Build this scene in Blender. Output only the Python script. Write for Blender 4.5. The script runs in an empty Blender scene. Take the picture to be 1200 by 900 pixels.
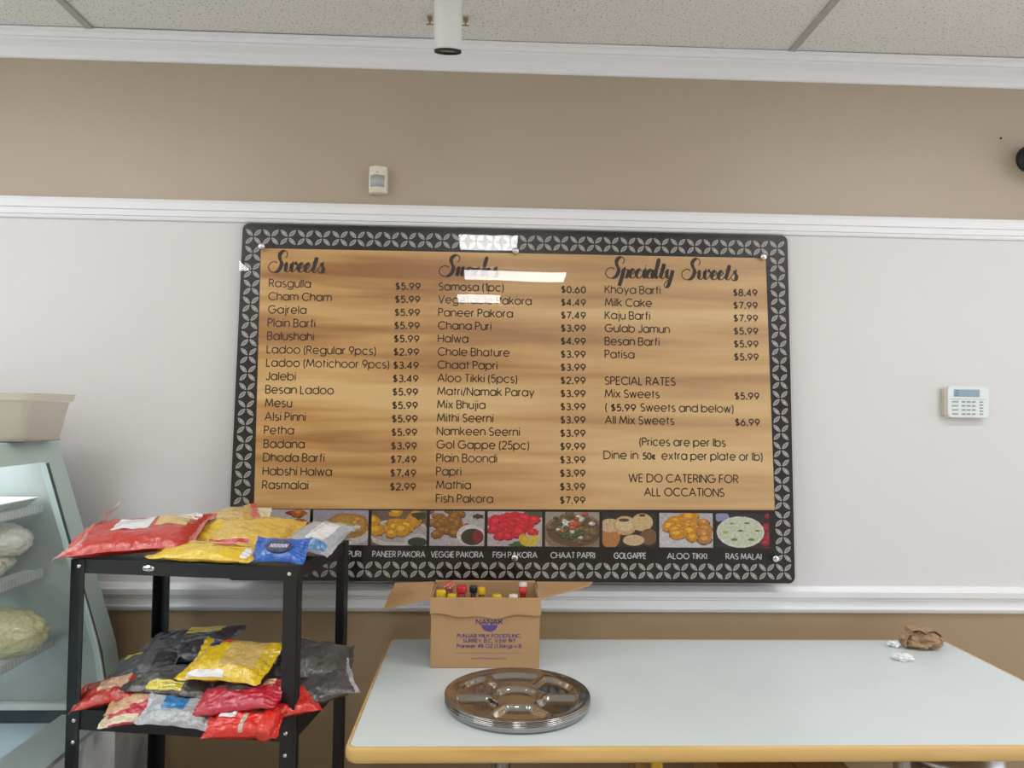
import bpy, math, random
from mathutils import Vector, Matrix, noise
random.seed(7)
C = bpy.context.scene.collection
sc = bpy.context.scene
PI = math.pi
# ------------------------------------------------------------------ camera
cam_d = bpy.data.cameras.new('camera'); cam = bpy.data.objects.new('camera', cam_d); C.objects.link(cam)
cam_d.sensor_width = 36; cam_d.lens = 880.7/1200*36; cam_d.clip_start = .02
Rv, Uv, Fv = Vector((.9992, -.0383, .0139)), Vector((-.0153, -.0348, .9993)), Vector((.0378, .9987, .0354))
mm = Matrix.Identity(4)
for i in range(3):
    mm[i][0] = Rv[i]; mm[i][1] = Uv[i]; mm[i][2] = -Fv[i]
mm[2][3] = 1.516
cam.matrix_world = mm
sc.camera = cam
# ------------------------------------------------------------------ world + exposure
wd = bpy.data.worlds.new('world'); sc.world = wd; wd.use_nodes = True
bg = wd.node_tree.nodes['Background']; bg.inputs[0].default_value = (.93, .95, 1, 1); bg.inputs[1].default_value = 1.0
sc.view_settings.view_transform = 'Standard'; sc.view_settings.look = 'None'
sc.view_settings.exposure = 0.5; sc.view_settings.gamma = 1; sc.view_settings.use_curve_mapping = False
LAMP = 13.0          # luminance of the ceiling troffers
CASE_LAMP = 3.0

# ------------------------------------------------------------------ materials
def srgb(r, g, b):
    f = lambda c: (c/255/12.92) if c/255 <= .04045 else ((c/255+.055)/1.055)**2.4
    return (f(r), f(g), f(b), 1)
def N(nt, t, **k):
    n = nt.nodes.new(t)
    for a, v in k.items(): setattr(n, a, v)
    return n
def mat(name, col, rough=.5, metal=0, coat=0, bump=None, var=None, spec=.5, emit=None, sheen=0, trans=0):
    """col linear rgba; var=(scale, colour2, contrast[, stretch xyz]) noise mix; bump=(scale, strength[, detail])"""
    m = bpy.data.materials.new(name); m.use_nodes = True; nt = m.node_tree
    p = nt.nodes['Principled BSDF']; p.inputs['Base Color'].default_value = col
    p.inputs['Roughness'].default_value = rough; p.inputs['Metallic'].default_value = metal
    p.inputs['Coat Weight'].default_value = coat; p.inputs['Coat Roughness'].default_value = .04
    p.inputs['Specular IOR Level'].default_value = spec
    if trans: p.inputs['Transmission Weight'].default_value = trans
    tc = N(nt, 'ShaderNodeTexCoord')
    if var:
        mp = N(nt, 'ShaderNodeMapping'); nt.links.new(tc.outputs['Object'], mp.inputs[0])
        if len(var) > 3: mp.inputs['Scale'].default_value = var[3]
        nz = N(nt, 'ShaderNodeTexNoise'); nz.inputs['Scale'].default_value = var[0]; nz.inputs['Detail'].default_value = 5
        nt.links.new(mp.outputs[0], nz.inputs['Vector'])
        rp = N(nt, 'ShaderNodeValToRGB'); c = .5/max(var[2], .01)
        rp.color_ramp.elements[0].position = max(0, .5-c*.5); rp.color_ramp.elements[1].position = min(1, .5+c*.5)
        rp.color_ramp.elements[0].color = col; rp.color_ramp.elements[1].color = var[1]
        nt.links.new(nz.outputs[0], rp.inputs[0]); nt.links.new(rp.outputs[0], p.inputs['Base Color'])
    if bump:
        nz = N(nt, 'ShaderNodeTexNoise'); nz.inputs['Scale'].default_value = bump[0]
        nz.inputs['Detail'].default_value = bump[2] if len(bump) > 2 else 3
        nt.links.new(tc.outputs['Object'], nz.inputs['Vector'])
        b = N(nt, 'ShaderNodeBump'); b.inputs['Strength'].default_value = bump[1]; b.inputs['Distance'].default_value = .01
        nt.links.new(nz.outputs[0], b.inputs['Height']); nt.links.new(b.outputs[0], p.inputs['Normal'])
        if coat: nt.links.new(b.outputs[0], p.inputs['Coat Normal'])
    if emit: p.inputs['Emission Color'].default_value = col; p.inputs['Emission Strength'].default_value = emit
    return m
def sheet_glass(name, tint, rough=.0, milk=0, milkcol=(1, 1, 1, 1), wave=0):
    m = bpy.data.materials.new(name); m.use_nodes = True; nt = m.node_tree; nt.nodes.clear()
    out = N(nt, 'ShaderNodeOutputMaterial'); tr = N(nt, 'ShaderNodeBsdfTransparent'); gl = N(nt, 'ShaderNodeBsdfGlossy')
    tr.inputs[0].default_value = tint; gl.inputs['Roughness'].default_value = rough
    lw = N(nt, 'ShaderNodeLayerWeight'); lw.inputs[0].default_value = .5
    pw = N(nt, 'ShaderNodeMath', operation='POWER'); pw.inputs[1].default_value = 5; nt.links.new(lw.outputs['Facing'], pw.inputs[0])
    fr = N(nt, 'ShaderNodeMath', operation='MULTIPLY_ADD'); fr.inputs[1].default_value = .97; fr.inputs[2].default_value = .026; nt.links.new(pw.outputs[0], fr.inputs[0]); mx = N(nt, 'ShaderNodeMixShader')
    if wave:
        tc = N(nt, 'ShaderNodeTexCoord'); nz = N(nt, 'ShaderNodeTexNoise'); nz.inputs['Scale'].default_value = 3.5
        nz.inputs['Detail'].default_value = 0
        nt.links.new(tc.outputs['Object'], nz.inputs[0]); b = N(nt, 'ShaderNodeBump'); b.inputs['Strength'].default_value = 1
        b.inputs['Distance'].default_value = wave
        nt.links.new(nz.outputs[0], b.inputs['Height']); nt.links.new(b.outputs[0], gl.inputs['Normal'])
    nt.links.new(fr.outputs[0], mx.inputs[0]); nt.links.new(tr.outputs[0], mx.inputs[1]); nt.links.new(gl.outputs[0], mx.inputs[2])
    last = mx
    if milk:
        df = N(nt, 'ShaderNodeBsdfDiffuse'); df.inputs[0].default_value = milkcol; m2 = N(nt, 'ShaderNodeMixShader')
        m2.inputs[0].default_value = milk; nt.links.new(mx.outputs[0], m2.inputs[1]); nt.links.new(df.outputs[0], m2.inputs[2]); last = m2
    nt.links.new(last.outputs[0], out.inputs[0]); return m
def wood_mat(name, c1, c2, c3, sc_=(1, 1, 1), rough=.45, scale=3.2):
    m = bpy.data.materials.new(name); m.use_nodes = True; nt = m.node_tree; p = nt.nodes['Principled BSDF']
    p.inputs['Roughness'].default_value = rough
    tc = N(nt, 'ShaderNodeTexCoord'); mp = N(nt, 'ShaderNodeMapping'); mp.inputs['Scale'].default_value = sc_
    nt.links.new(tc.outputs['Object'], mp.inputs[0])
    n1 = N(nt, 'ShaderNodeTexNoise'); n1.inputs['Scale'].default_value = scale; n1.inputs['Detail'].default_value = 9
    n1.inputs['Distortion'].default_value = .35; nt.links.new(mp.outputs[0], n1.inputs[0])
    wv = N(nt, 'ShaderNodeTexNoise'); wv.inputs['Scale'].default_value = scale*.45; wv.inputs['Detail'].default_value = 3; wv.inputs['Distortion'].default_value = 1.0
    nt.links.new(mp.outputs[0], wv.inputs[0])
    mt = N(nt, 'ShaderNodeMath', operation='MULTIPLY_ADD'); mt.inputs[1].default_value = .55
    m0 = N(nt, 'ShaderNodeMath', operation='MULTIPLY'); m0.inputs[1].default_value = .45
    nt.links.new(wv.outputs[0], m0.inputs[0]); nt.links.new(n1.outputs[0], mt.inputs[0]); nt.links.new(m0.outputs[0], mt.inputs[2])
    rp = N(nt, 'ShaderNodeValToRGB'); e = rp.color_ramp.elements
    e[0].position = .36; e[0].color = c1; e[1].position = .62; e[1].color = c3; k = e.new(.48); k.color = c2
    nt.links.new(mt.outputs[0], rp.inputs[0]); nt.links.new(rp.outputs[0], p.inputs['Base Color'])
    return m
def speckle_mat(name, c1, c2, scale=260, rough=.28, coat=.7, bump=(60, .5), mixw=.5):
    m = mat(name, c1, rough, coat=coat, bump=bump); nt = m.node_tree; p = nt.nodes['Principled BSDF']
    tc = N(nt, 'ShaderNodeTexCoord'); v = N(nt, 'ShaderNodeTexVoronoi'); v.inputs['Scale'].default_value = scale
    nt.links.new(tc.outputs['Object'], v.inputs['Vector'])
    rp = N(nt, 'ShaderNodeValToRGB'); rp.color_ramp.elements[0].color = c1; rp.color_ramp.elements[1].color = c2
    rp.color_ramp.elements[0].position = .25; rp.color_ramp.elements[1].position = .75
    nt.links.new(v.outputs['Color'], rp.inputs[0]); nt.links.new(rp.outputs[0], p.inputs['Base Color'])
    return m

M = {}
M['wall_tan'] = mat('wall_tan', srgb(182, 168, 149), .42, var=(2.5, srgb(178, 164, 145), 1), bump=(180, .03), spec=.5)
M['wall_tan_low'] = mat('wall_tan_low', srgb(170, 147, 116), .5, bump=(180, .03), var=(3, srgb(164, 142, 112), 1))
M['wall_pale'] = mat('wall_pale', srgb(222, 221, 222), .45, bump=(160, .03), var=(2, srgb(219, 218, 219), 1))
M['trim'] = mat('trim_white', srgb(240, 242, 246), .35)
M['white'] = mat('white_paint', srgb(222, 224, 222), .4)
M['dark_gap'] = mat('dark_gap', srgb(30, 28, 25), .9)
M['black_pl'] = mat('black_plastic', srgb(20, 20, 22), .5, bump=(300, .05))
M['rack'] = mat('rack_black', srgb(26, 27, 30), .38, bump=(400, .08))
M['steel'] = mat('steel', (.46, .445, .43, 1), .09, metal=1)
M['steel_b'] = mat('steel_brushed', (.6, .6, .6, 1), .3, metal=1)
M['chrome'] = mat('chrome', (.75, .76, .78, 1), .18, metal=1)
M['laminate'] = mat('laminate', srgb(218, 227, 230), .33, var=(5, srgb(213, 223, 226), 1.2), bump=(40, .02))
M['edge_wood'] = wood_mat('edge_wood', srgb(196, 156, 88), srgb(214, 176, 108), srgb(222, 188, 124), (.6, 8, 8), .4, 4)
M['floor'] = mat('floor_brown', srgb(206, 198, 184), .45, var=(6, srgb(196, 188, 174), 1.5))
M['tbar'] = mat('tbar', srgb(172, 171, 166), .5)
M['cream'] = mat('cream_plastic', srgb(226, 218, 202), .4)
M['lens'] = mat('sensor_lens', srgb(172, 174, 176), .3, coat=.4)
M['board_black'] = mat('board_black', srgb(14, 12, 14), .35)
M['ink'] = mat('ink_brown', srgb(44, 28, 18), .5)
M['ink_white'] = mat('ink_white', srgb(210, 212, 215), .5)
M['petal'] = mat('petal_grey', srgb(186, 184, 181), .45)
M['petal_l'] = mat('petal_light', srgb(226, 225, 222), .45)
M['petal_d'] = mat('petal_dark', srgb(70, 66, 68), .45)
M['menu_wood'] = wood_mat('menu_wood', srgb(166, 110, 54), srgb(210, 162, 98), srgb(232, 196, 136), (.26, 1, 3.6), .4, 3.8)
m = M['menu_wood']; nt = m.node_tree; p = nt.nodes['Principled BSDF']; rp = [n for n in nt.nodes if n.type == 'VALTORGB'][0]   # paler right half: part print tone, part glare put into the colour
for e_, q in zip(rp.color_ramp.elements, (.38, .485, .59)): e_.position = q
sx = N(nt, 'ShaderNodeSeparateXYZ'); tc = [n for n in nt.nodes if n.type == 'TEX_COORD'][0]; nt.links.new(tc.outputs['Object'], sx.inputs[0])
mr = N(nt, 'ShaderNodeMapRange'); mr.inputs[1].default_value = .3; mr.inputs[2].default_value = 1.5; mr.inputs[3].default_value = 0; mr.inputs[4].default_value = .38
nt.links.new(sx.outputs['X'], mr.inputs[0]); mxc = N(nt, 'ShaderNodeMixRGB'); mxc.inputs[2].default_value = srgb(222, 196, 158)
nt.links.new(mr.outputs[0], mxc.inputs[0]); nt.links.new(rp.outputs[0], mxc.inputs[1]); nt.links.new(mxc.outputs[0], p.inputs['Base Color'])
M['acrylic'] = sheet_glass('acrylic', (.985, .985, .985, 1), .008, wave=.0006)
M['glass'] = sheet_glass('case_glass', (.965, .975, .97, 1), .0)
M['tub'] = sheet_glass('tub_plastic', (.93, .91, .86, 1), .15, milk=.42, milkcol=srgb(206, 200, 186))
M['case'] = mat('case_paint', srgb(188, 206, 200), .35)
M['case_in'] = mat('case_inner', srgb(172, 180, 178), .3)
M['deck'] = mat('case_deck', srgb(206, 224, 236), .2)
M['wire'] = mat('shelf_wire', srgb(200, 206, 208), .3)
M['gasket'] = mat('gasket', srgb(64, 76, 80), .5)
M['card'] = mat('cardboard', srgb(186, 150, 108), .75, var=(9, srgb(178, 142, 100), 1.3), bump=(90, .08))
M['card_in'] = mat('cardboard_inner', srgb(170, 136, 98), .8)
M['purple'] = mat('purple_ink', srgb(92, 72, 140), .7)
M['kraft'] = mat('brown_paper', srgb(172, 142, 110), .85, bump=(60, .2))
M['paper'] = mat('white_paper', srgb(240, 242, 243), .8, bump=(70, .2))
M['screen'] = mat('lcd_screen', srgb(142, 168, 186), .25)
M['screen_d'] = mat('lcd_text', srgb(88, 112, 132), .4)
M['key'] = mat('key_grey', srgb(150, 158, 160), .5)
M['keypad'] = mat('keypad_white', srgb(226, 234, 234), .4)
M['key_side'] = mat('keypad_side', srgb(205, 198, 180), .5)
M['brass'] = mat('brass', srgb(170, 158, 110), .4, metal=.6)
for n, c in dict(cap_yellow=(232, 190, 20), cap_red=(206, 42, 40), cap_black=(40, 42, 44), cap_white=(236, 228, 226), cap_pink=(214, 96, 88), sauce_red=(150, 30, 26), sauce_brown=(96, 50, 24), amber=(150, 110, 16), pole_yellow=(214, 172, 20)).items():
    M[n] = mat(n, srgb(*c), .35, coat=.3)
m = mat('marble_laminate', srgb(214, 218, 222), .3); M['marble'] = m
nt = m.node_tree; tc = N(nt, 'ShaderNodeTexCoord'); mp = N(nt, 'ShaderNodeMapping'); mp.inputs['Rotation'].default_value = (0, .5, 0); mp.inputs['Scale'].default_value = (6, 1, 1)
wv = N(nt, 'ShaderNodeTexNoise'); wv.inputs['Scale'].default_value = 3; wv.inputs['Detail'].default_value = 6; wv.inputs['Distortion'].default_value = .8
rp = N(nt, 'ShaderNodeValToRGB'); rp.color_ramp.elements[0].position = .42; rp.color_ramp.elements[0].color = srgb(176, 182, 190); rp.color_ramp.elements[1].position = .52; rp.color_ramp.elements[1].color = srgb(218, 221, 225)
nt.links.new(tc.outputs['Object'], mp.inputs[0]); nt.links.new(mp.outputs[0], wv.inputs[0]); nt.links.new(wv.outputs[0], rp.inputs[0]); nt.links.new(rp.outputs[0], m.node_tree.nodes['Principled BSDF'].inputs['Base Color'])
# mineral fibre ceiling tile: pale with dark pin holes
m = mat('ceiling_tile', srgb(226, 224, 214), .9); M['tile'] = m; nt = m.node_tree; p = nt.nodes['Principled BSDF']
tc = N(nt, 'ShaderNodeTexCoord'); v = N(nt, 'ShaderNodeTexNoise'); v.inputs['Scale'].default_value = 130; v.inputs['Detail'].default_value = 3
rp = N(nt, 'ShaderNodeValToRGB'); rp.color_ramp.elements[0].position = .33; rp.color_ramp.elements[0].color = srgb(170, 162, 148); rp.color_ramp.elements[1].position = .42; rp.color_ramp.elements[1].color = srgb(230, 230, 226)
nt.links.new(tc.outputs['Object'], v.inputs[0]); nt.links.new(v.outputs[0], rp.inputs[0]); nt.links.new(rp.outputs[0], p.inputs['Base Color'])
bp = N(nt, 'ShaderNodeBump'); bp.inputs['Strength'].default_value = .5; bp.inputs['Distance'].default_value = .004
nt.links.new(v.outputs[0], bp.inputs['Height']); nt.links.new(bp.outputs[0], p.inputs['Normal'])

# ------------------------------------------------------------------ geometry helpers
class MB:
    def __init__(s): s.v = []; s.f = []; s.m = []; s.mi = 0
    def add(s, vs, fs):
        b = len(s.v); s.v += [tuple(x) for x in vs]; s.f += [tuple(i+b for i in f) for f in fs]; s.m += [s.mi]*len(fs)
    def quad(s, a, b, c, d): s.add([a, b, c, d], [(0, 1, 2, 3)])
    def box(s, x0, x1, y0, y1, z0, z1, R=None, o=(0, 0, 0)):
        vs = [Vector((x, y, z)) for x in (x0, x1) for y in (y0, y1) for z in (z0, z1)]
        if R is not None: vs = [R @ w + Vector(o) for w in vs]
        s.add(vs, [(0, 1, 3, 2), (4, 6, 7, 5), (0, 4, 5, 1), (2, 3, 7, 6), (0, 2, 6, 4), (1, 5, 7, 3)])
    def hexa(s, v): s.add(v, [(0, 1, 2, 3), (7, 6, 5, 4), (0, 4, 5, 1), (1, 5, 6, 2), (2, 6, 7, 3), (3, 7, 4, 0)])
    def lathe(s, prof, n=24, c=(0, 0, 0), ax=2):
        vs = []; fs = []
        for r, h in prof:
            for k in range(n):
                a = 2*PI*k/n; x, y = r*math.cos(a), r*math.sin(a)
                q = (x, y, h) if ax == 2 else ((x, h, y) if ax == 1 else (h, x, y))
                vs.append((q[0]+c[0], q[1]+c[1], q[2]+c[2]))
        for i in range(len(prof)-1):
            for k in range(n):
                a, b = i*n+k, i*n+(k+1) % n; fs.append((a, b, b+n, a+n))
        s.add(vs, fs)
    def extrude(s, prof, a, b, axis=0):
        """closed profile of (y,z) run along x from a to b (axis 0), or (x,z) along y (axis 1)"""
        n = len(prof); P = lambda t, p: (t, p[0], p[1]) if axis == 0 else (p[0], t, p[1])
        s.add([P(a, p) for p in prof]+[P(b, p) for p in prof], [(i, (i+1) % n, (i+1) % n+n, i+n) for i in range(n)]+[tuple(range(n)), tuple(range(2*n-1, n-1, -1))])
    def build(s, name, mats, parent=None, smooth=False, bevel=0, loc=None, seg=2):
        me = bpy.data.meshes.new(name); me.from_pydata(s.v, [], s.f)
        mats = mats if isinstance(mats, (list, tuple)) else [mats]
        for k in mats: me.materials.append(M[k] if isinstance(k, str) else k)
        if len(mats) > 1: me.polygons.foreach_set('material_index', s.m)
        if smooth: me.polygons.foreach_set('use_smooth', [True]*len(me.polygons))
        me.update()
        import bmesh
        bm = bmesh.new(); bm.from_mesh(me)
        if not getattr(s, 'flat', False):
            bmesh.ops.remove_doubles(bm, verts=bm.verts, dist=1e-6); bmesh.ops.recalc_face_normals(bm, faces=bm.faces)
        bm.to_mesh(me); bm.free()
        o = bpy.data.objects.new(name, me); C.objects.link(o)
        if parent: o.parent = parent
        if loc: o.location = loc
        if bevel:
            b = o.modifiers.new('bevel', 'BEVEL'); b.width = bevel; b.segments = seg; b.limit_method = 'ANGLE'; b.angle_limit = .7
            me.polygons.foreach_set('use_smooth', [True]*len(me.polygons))
            w = o.modifiers.new('wn', 'WEIGHTED_NORMAL'); w.keep_sharp = True
        return o
def tag(o, label=None, cat=None, group=None, kind=None):
    if label: o['label'] = label
    if cat: o['category'] = cat
    if group: o['group'] = group
    if kind: o['kind'] = kind
    return o
def thing(name, label, cat, loc=(0, 0, 0), rz=0, group=None):
    o = bpy.data.objects.new(name, None); C.objects.link(o); o.location = loc; o.rotation_euler = (0, 0, rz)
    o.empty_display_size = .05
    return tag(o, label, cat, group)
def bx(name, m, x0, x1, y0, y1, z0, z1, parent=None, bevel=0, **k):
    b = MB(); b.box(x0, x1, y0, y1, z0, z1); return b.build(name, m, parent, bevel=bevel, **k)
def copy_tree(o, parent=None):
    c = o.copy(); C.objects.link(c)
    if parent: c.parent = parent
    for ch in list(o.children): copy_tree(ch, c)
    return c

# ------------------------------------------------------------------ setting
WY = 2.65; CZ = 2.795; XL, XR = -4.0, 4.2; YB = -4.0
b = MB()
b.mi = 0; b.box(XL, XR, WY, WY+.1, 2.20, 3.0)
b.mi = 1; b.box(XL, XR, WY, WY+.1, .86, 2.20)
b.mi = 2; b.box(XL, XR, WY, WY+.1, 0, .86)
w = b.build('wall_back', ['wall_tan', 'wall_pale', 'wall_tan_low']); tag(w, kind='structure')
tag(bx('floor', 'floor', XL, XR, YB, WY, -.05, 0), kind='structure')
tag(bx('wall_front', 'wall_tan', XL, XR, YB+.6, YB+.7, 0, 3.0), kind='structure')  # unseen wall behind the camera, added to block sky reflections in the board
def rail(name, z0, z1, prof):
    b = MB(); pts = [(WY+.002, z0)]+[(WY-d, z0+(z1-z0)*t) for t, d in prof]+[(WY+.002, z1)]
    b.extrude(pts, XL, XR); o = b.build(name, 'trim'); tag(o, kind='structure'); return o
rail('trim_1', 2.7226, 2.797, [(0, .006), (.03, .010), (.1, .014), (.2, .015), (.28, .022), (.40, .030), (.52, .044), (.60, .056), (.66, .060), (.68, .068), (.80, .074), (.86, .075), (.88, .082), (1, .084)])
rail('trim_2', 2.162, 2.234, [(0, .008), (.10, .012), (.16, .012), (.18, .018), (.45, .020), (.48, .026), (.78, .028), (.80, .022), (.9, .020), (.93, .016), (1, .014)])
rail('trim_3', .814, .911, [(0, .006), (.05, .014), (.16, .020), (.20, .020), (.24, .013), (.46, .014), (.50, .020), (.58, .022), (.62, .030), (.82, .034), (.86, .028), (.92, .024), (1, .018)])
# suspended ceiling: grid + tiles
ceil = tag(bx('ceiling', 'dark_gap', XL, XR, YB, WY, CZ+.03, CZ+.06), kind='structure')
XG = [-.146+1.214*k for k in range(-3, 4)]; YG = [WY-.0-.61*k for k in range(0, 12)]
lamps = [(-.145, .57, -.19, .06), (-.16, .20, .51, .80), (-.215, .12, -.86, -.61), (-2.6, -1.66, -.05, .25), (1.3, 2.5, 1.30, 1.50), (-2.5, -1.3, 1.30, 1.50), (2.7, 3.3, -.3, .3)]  # long pair by the menu wall and far right square are added fill
tmesh = {}
for i in range(len(XG)-1):
    for j in range(len(YG)-1):
        x0, x1, y1, y0 = XG[i]+.012, XG[i+1]-.012, YG[j]-.012, YG[j+1]+.012
        if j == 0: y1 = WY-.070
        b = MB(); key = (j == 0)
        cx, cy = (x0+x1)/2, (y0+y1)/2
        if key not in tmesh:
            b.box(x0-cx, x1-cx, y0-cy, y1-cy, 0, .012); o = b.build('ceiling_tile', 'tile', ceil); tmesh[key] = o.data
        else:
            o = bpy.data.objects.new('ceiling_tile', tmesh[key]); C.objects.link(o); o.parent = ceil
        o.location = (cx, cy, CZ+.006+random.uniform(-.001, .001))
for x in XG: bx('grid_bar', 'tbar', x-.012, x+.012, YB, WY-.066, CZ-.001, CZ+.006, ceil)
for y in YG[1:]: bx('grid_bar', 'tbar', XL, XR, y-.012, y+.012, CZ-.0005, CZ+.0055, ceil)
bx('edge_bar', 'dark_gap', XL, XR, WY-.084, WY-.050, CZ+.008, CZ+.022, ceil)
# ceiling lamps
diff = mat('lamp_diffuser', (1, .985, .97, 1), .5, emit=LAMP)
lab = ['wide recessed ceiling lamp nearly overhead of the camera', 'short ceiling lamp nearest to the menu wall', 'short ceiling lamp behind the camera', 'long ceiling lamp over the left side of the room', 'long fill lamp added to the ceiling near the menu wall on the right', 'long fill lamp added to the ceiling near the menu wall on the left', 'square fill lamp added to the ceiling at the far right of the room']
for (x0, x1, y0, y1), l in zip(lamps, lab):
    t = thing('ceiling_lamp', l, 'lamp', ((x0+x1)/2, (y0+y1)/2, CZ-.012), 0, 'ceiling lamps')
    hx, hy = (x1-x0)/2, (y1-y0)/2
    b = MB()
    for a in ((-hx-.02, -hx, -hy-.02, hy+.02), (hx, hx+.02, -hy-.02, hy+.02), (-hx, hx, -hy-.02, -hy), (-hx, hx, hy, hy+.02)): b.box(*a, 0, .012)
    b.build('lamp_frame', 'white', t)
    b = MB(); b.box(-hx, hx, -hy, hy, .002, .010); b.build('diffuser', diff, t)

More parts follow.
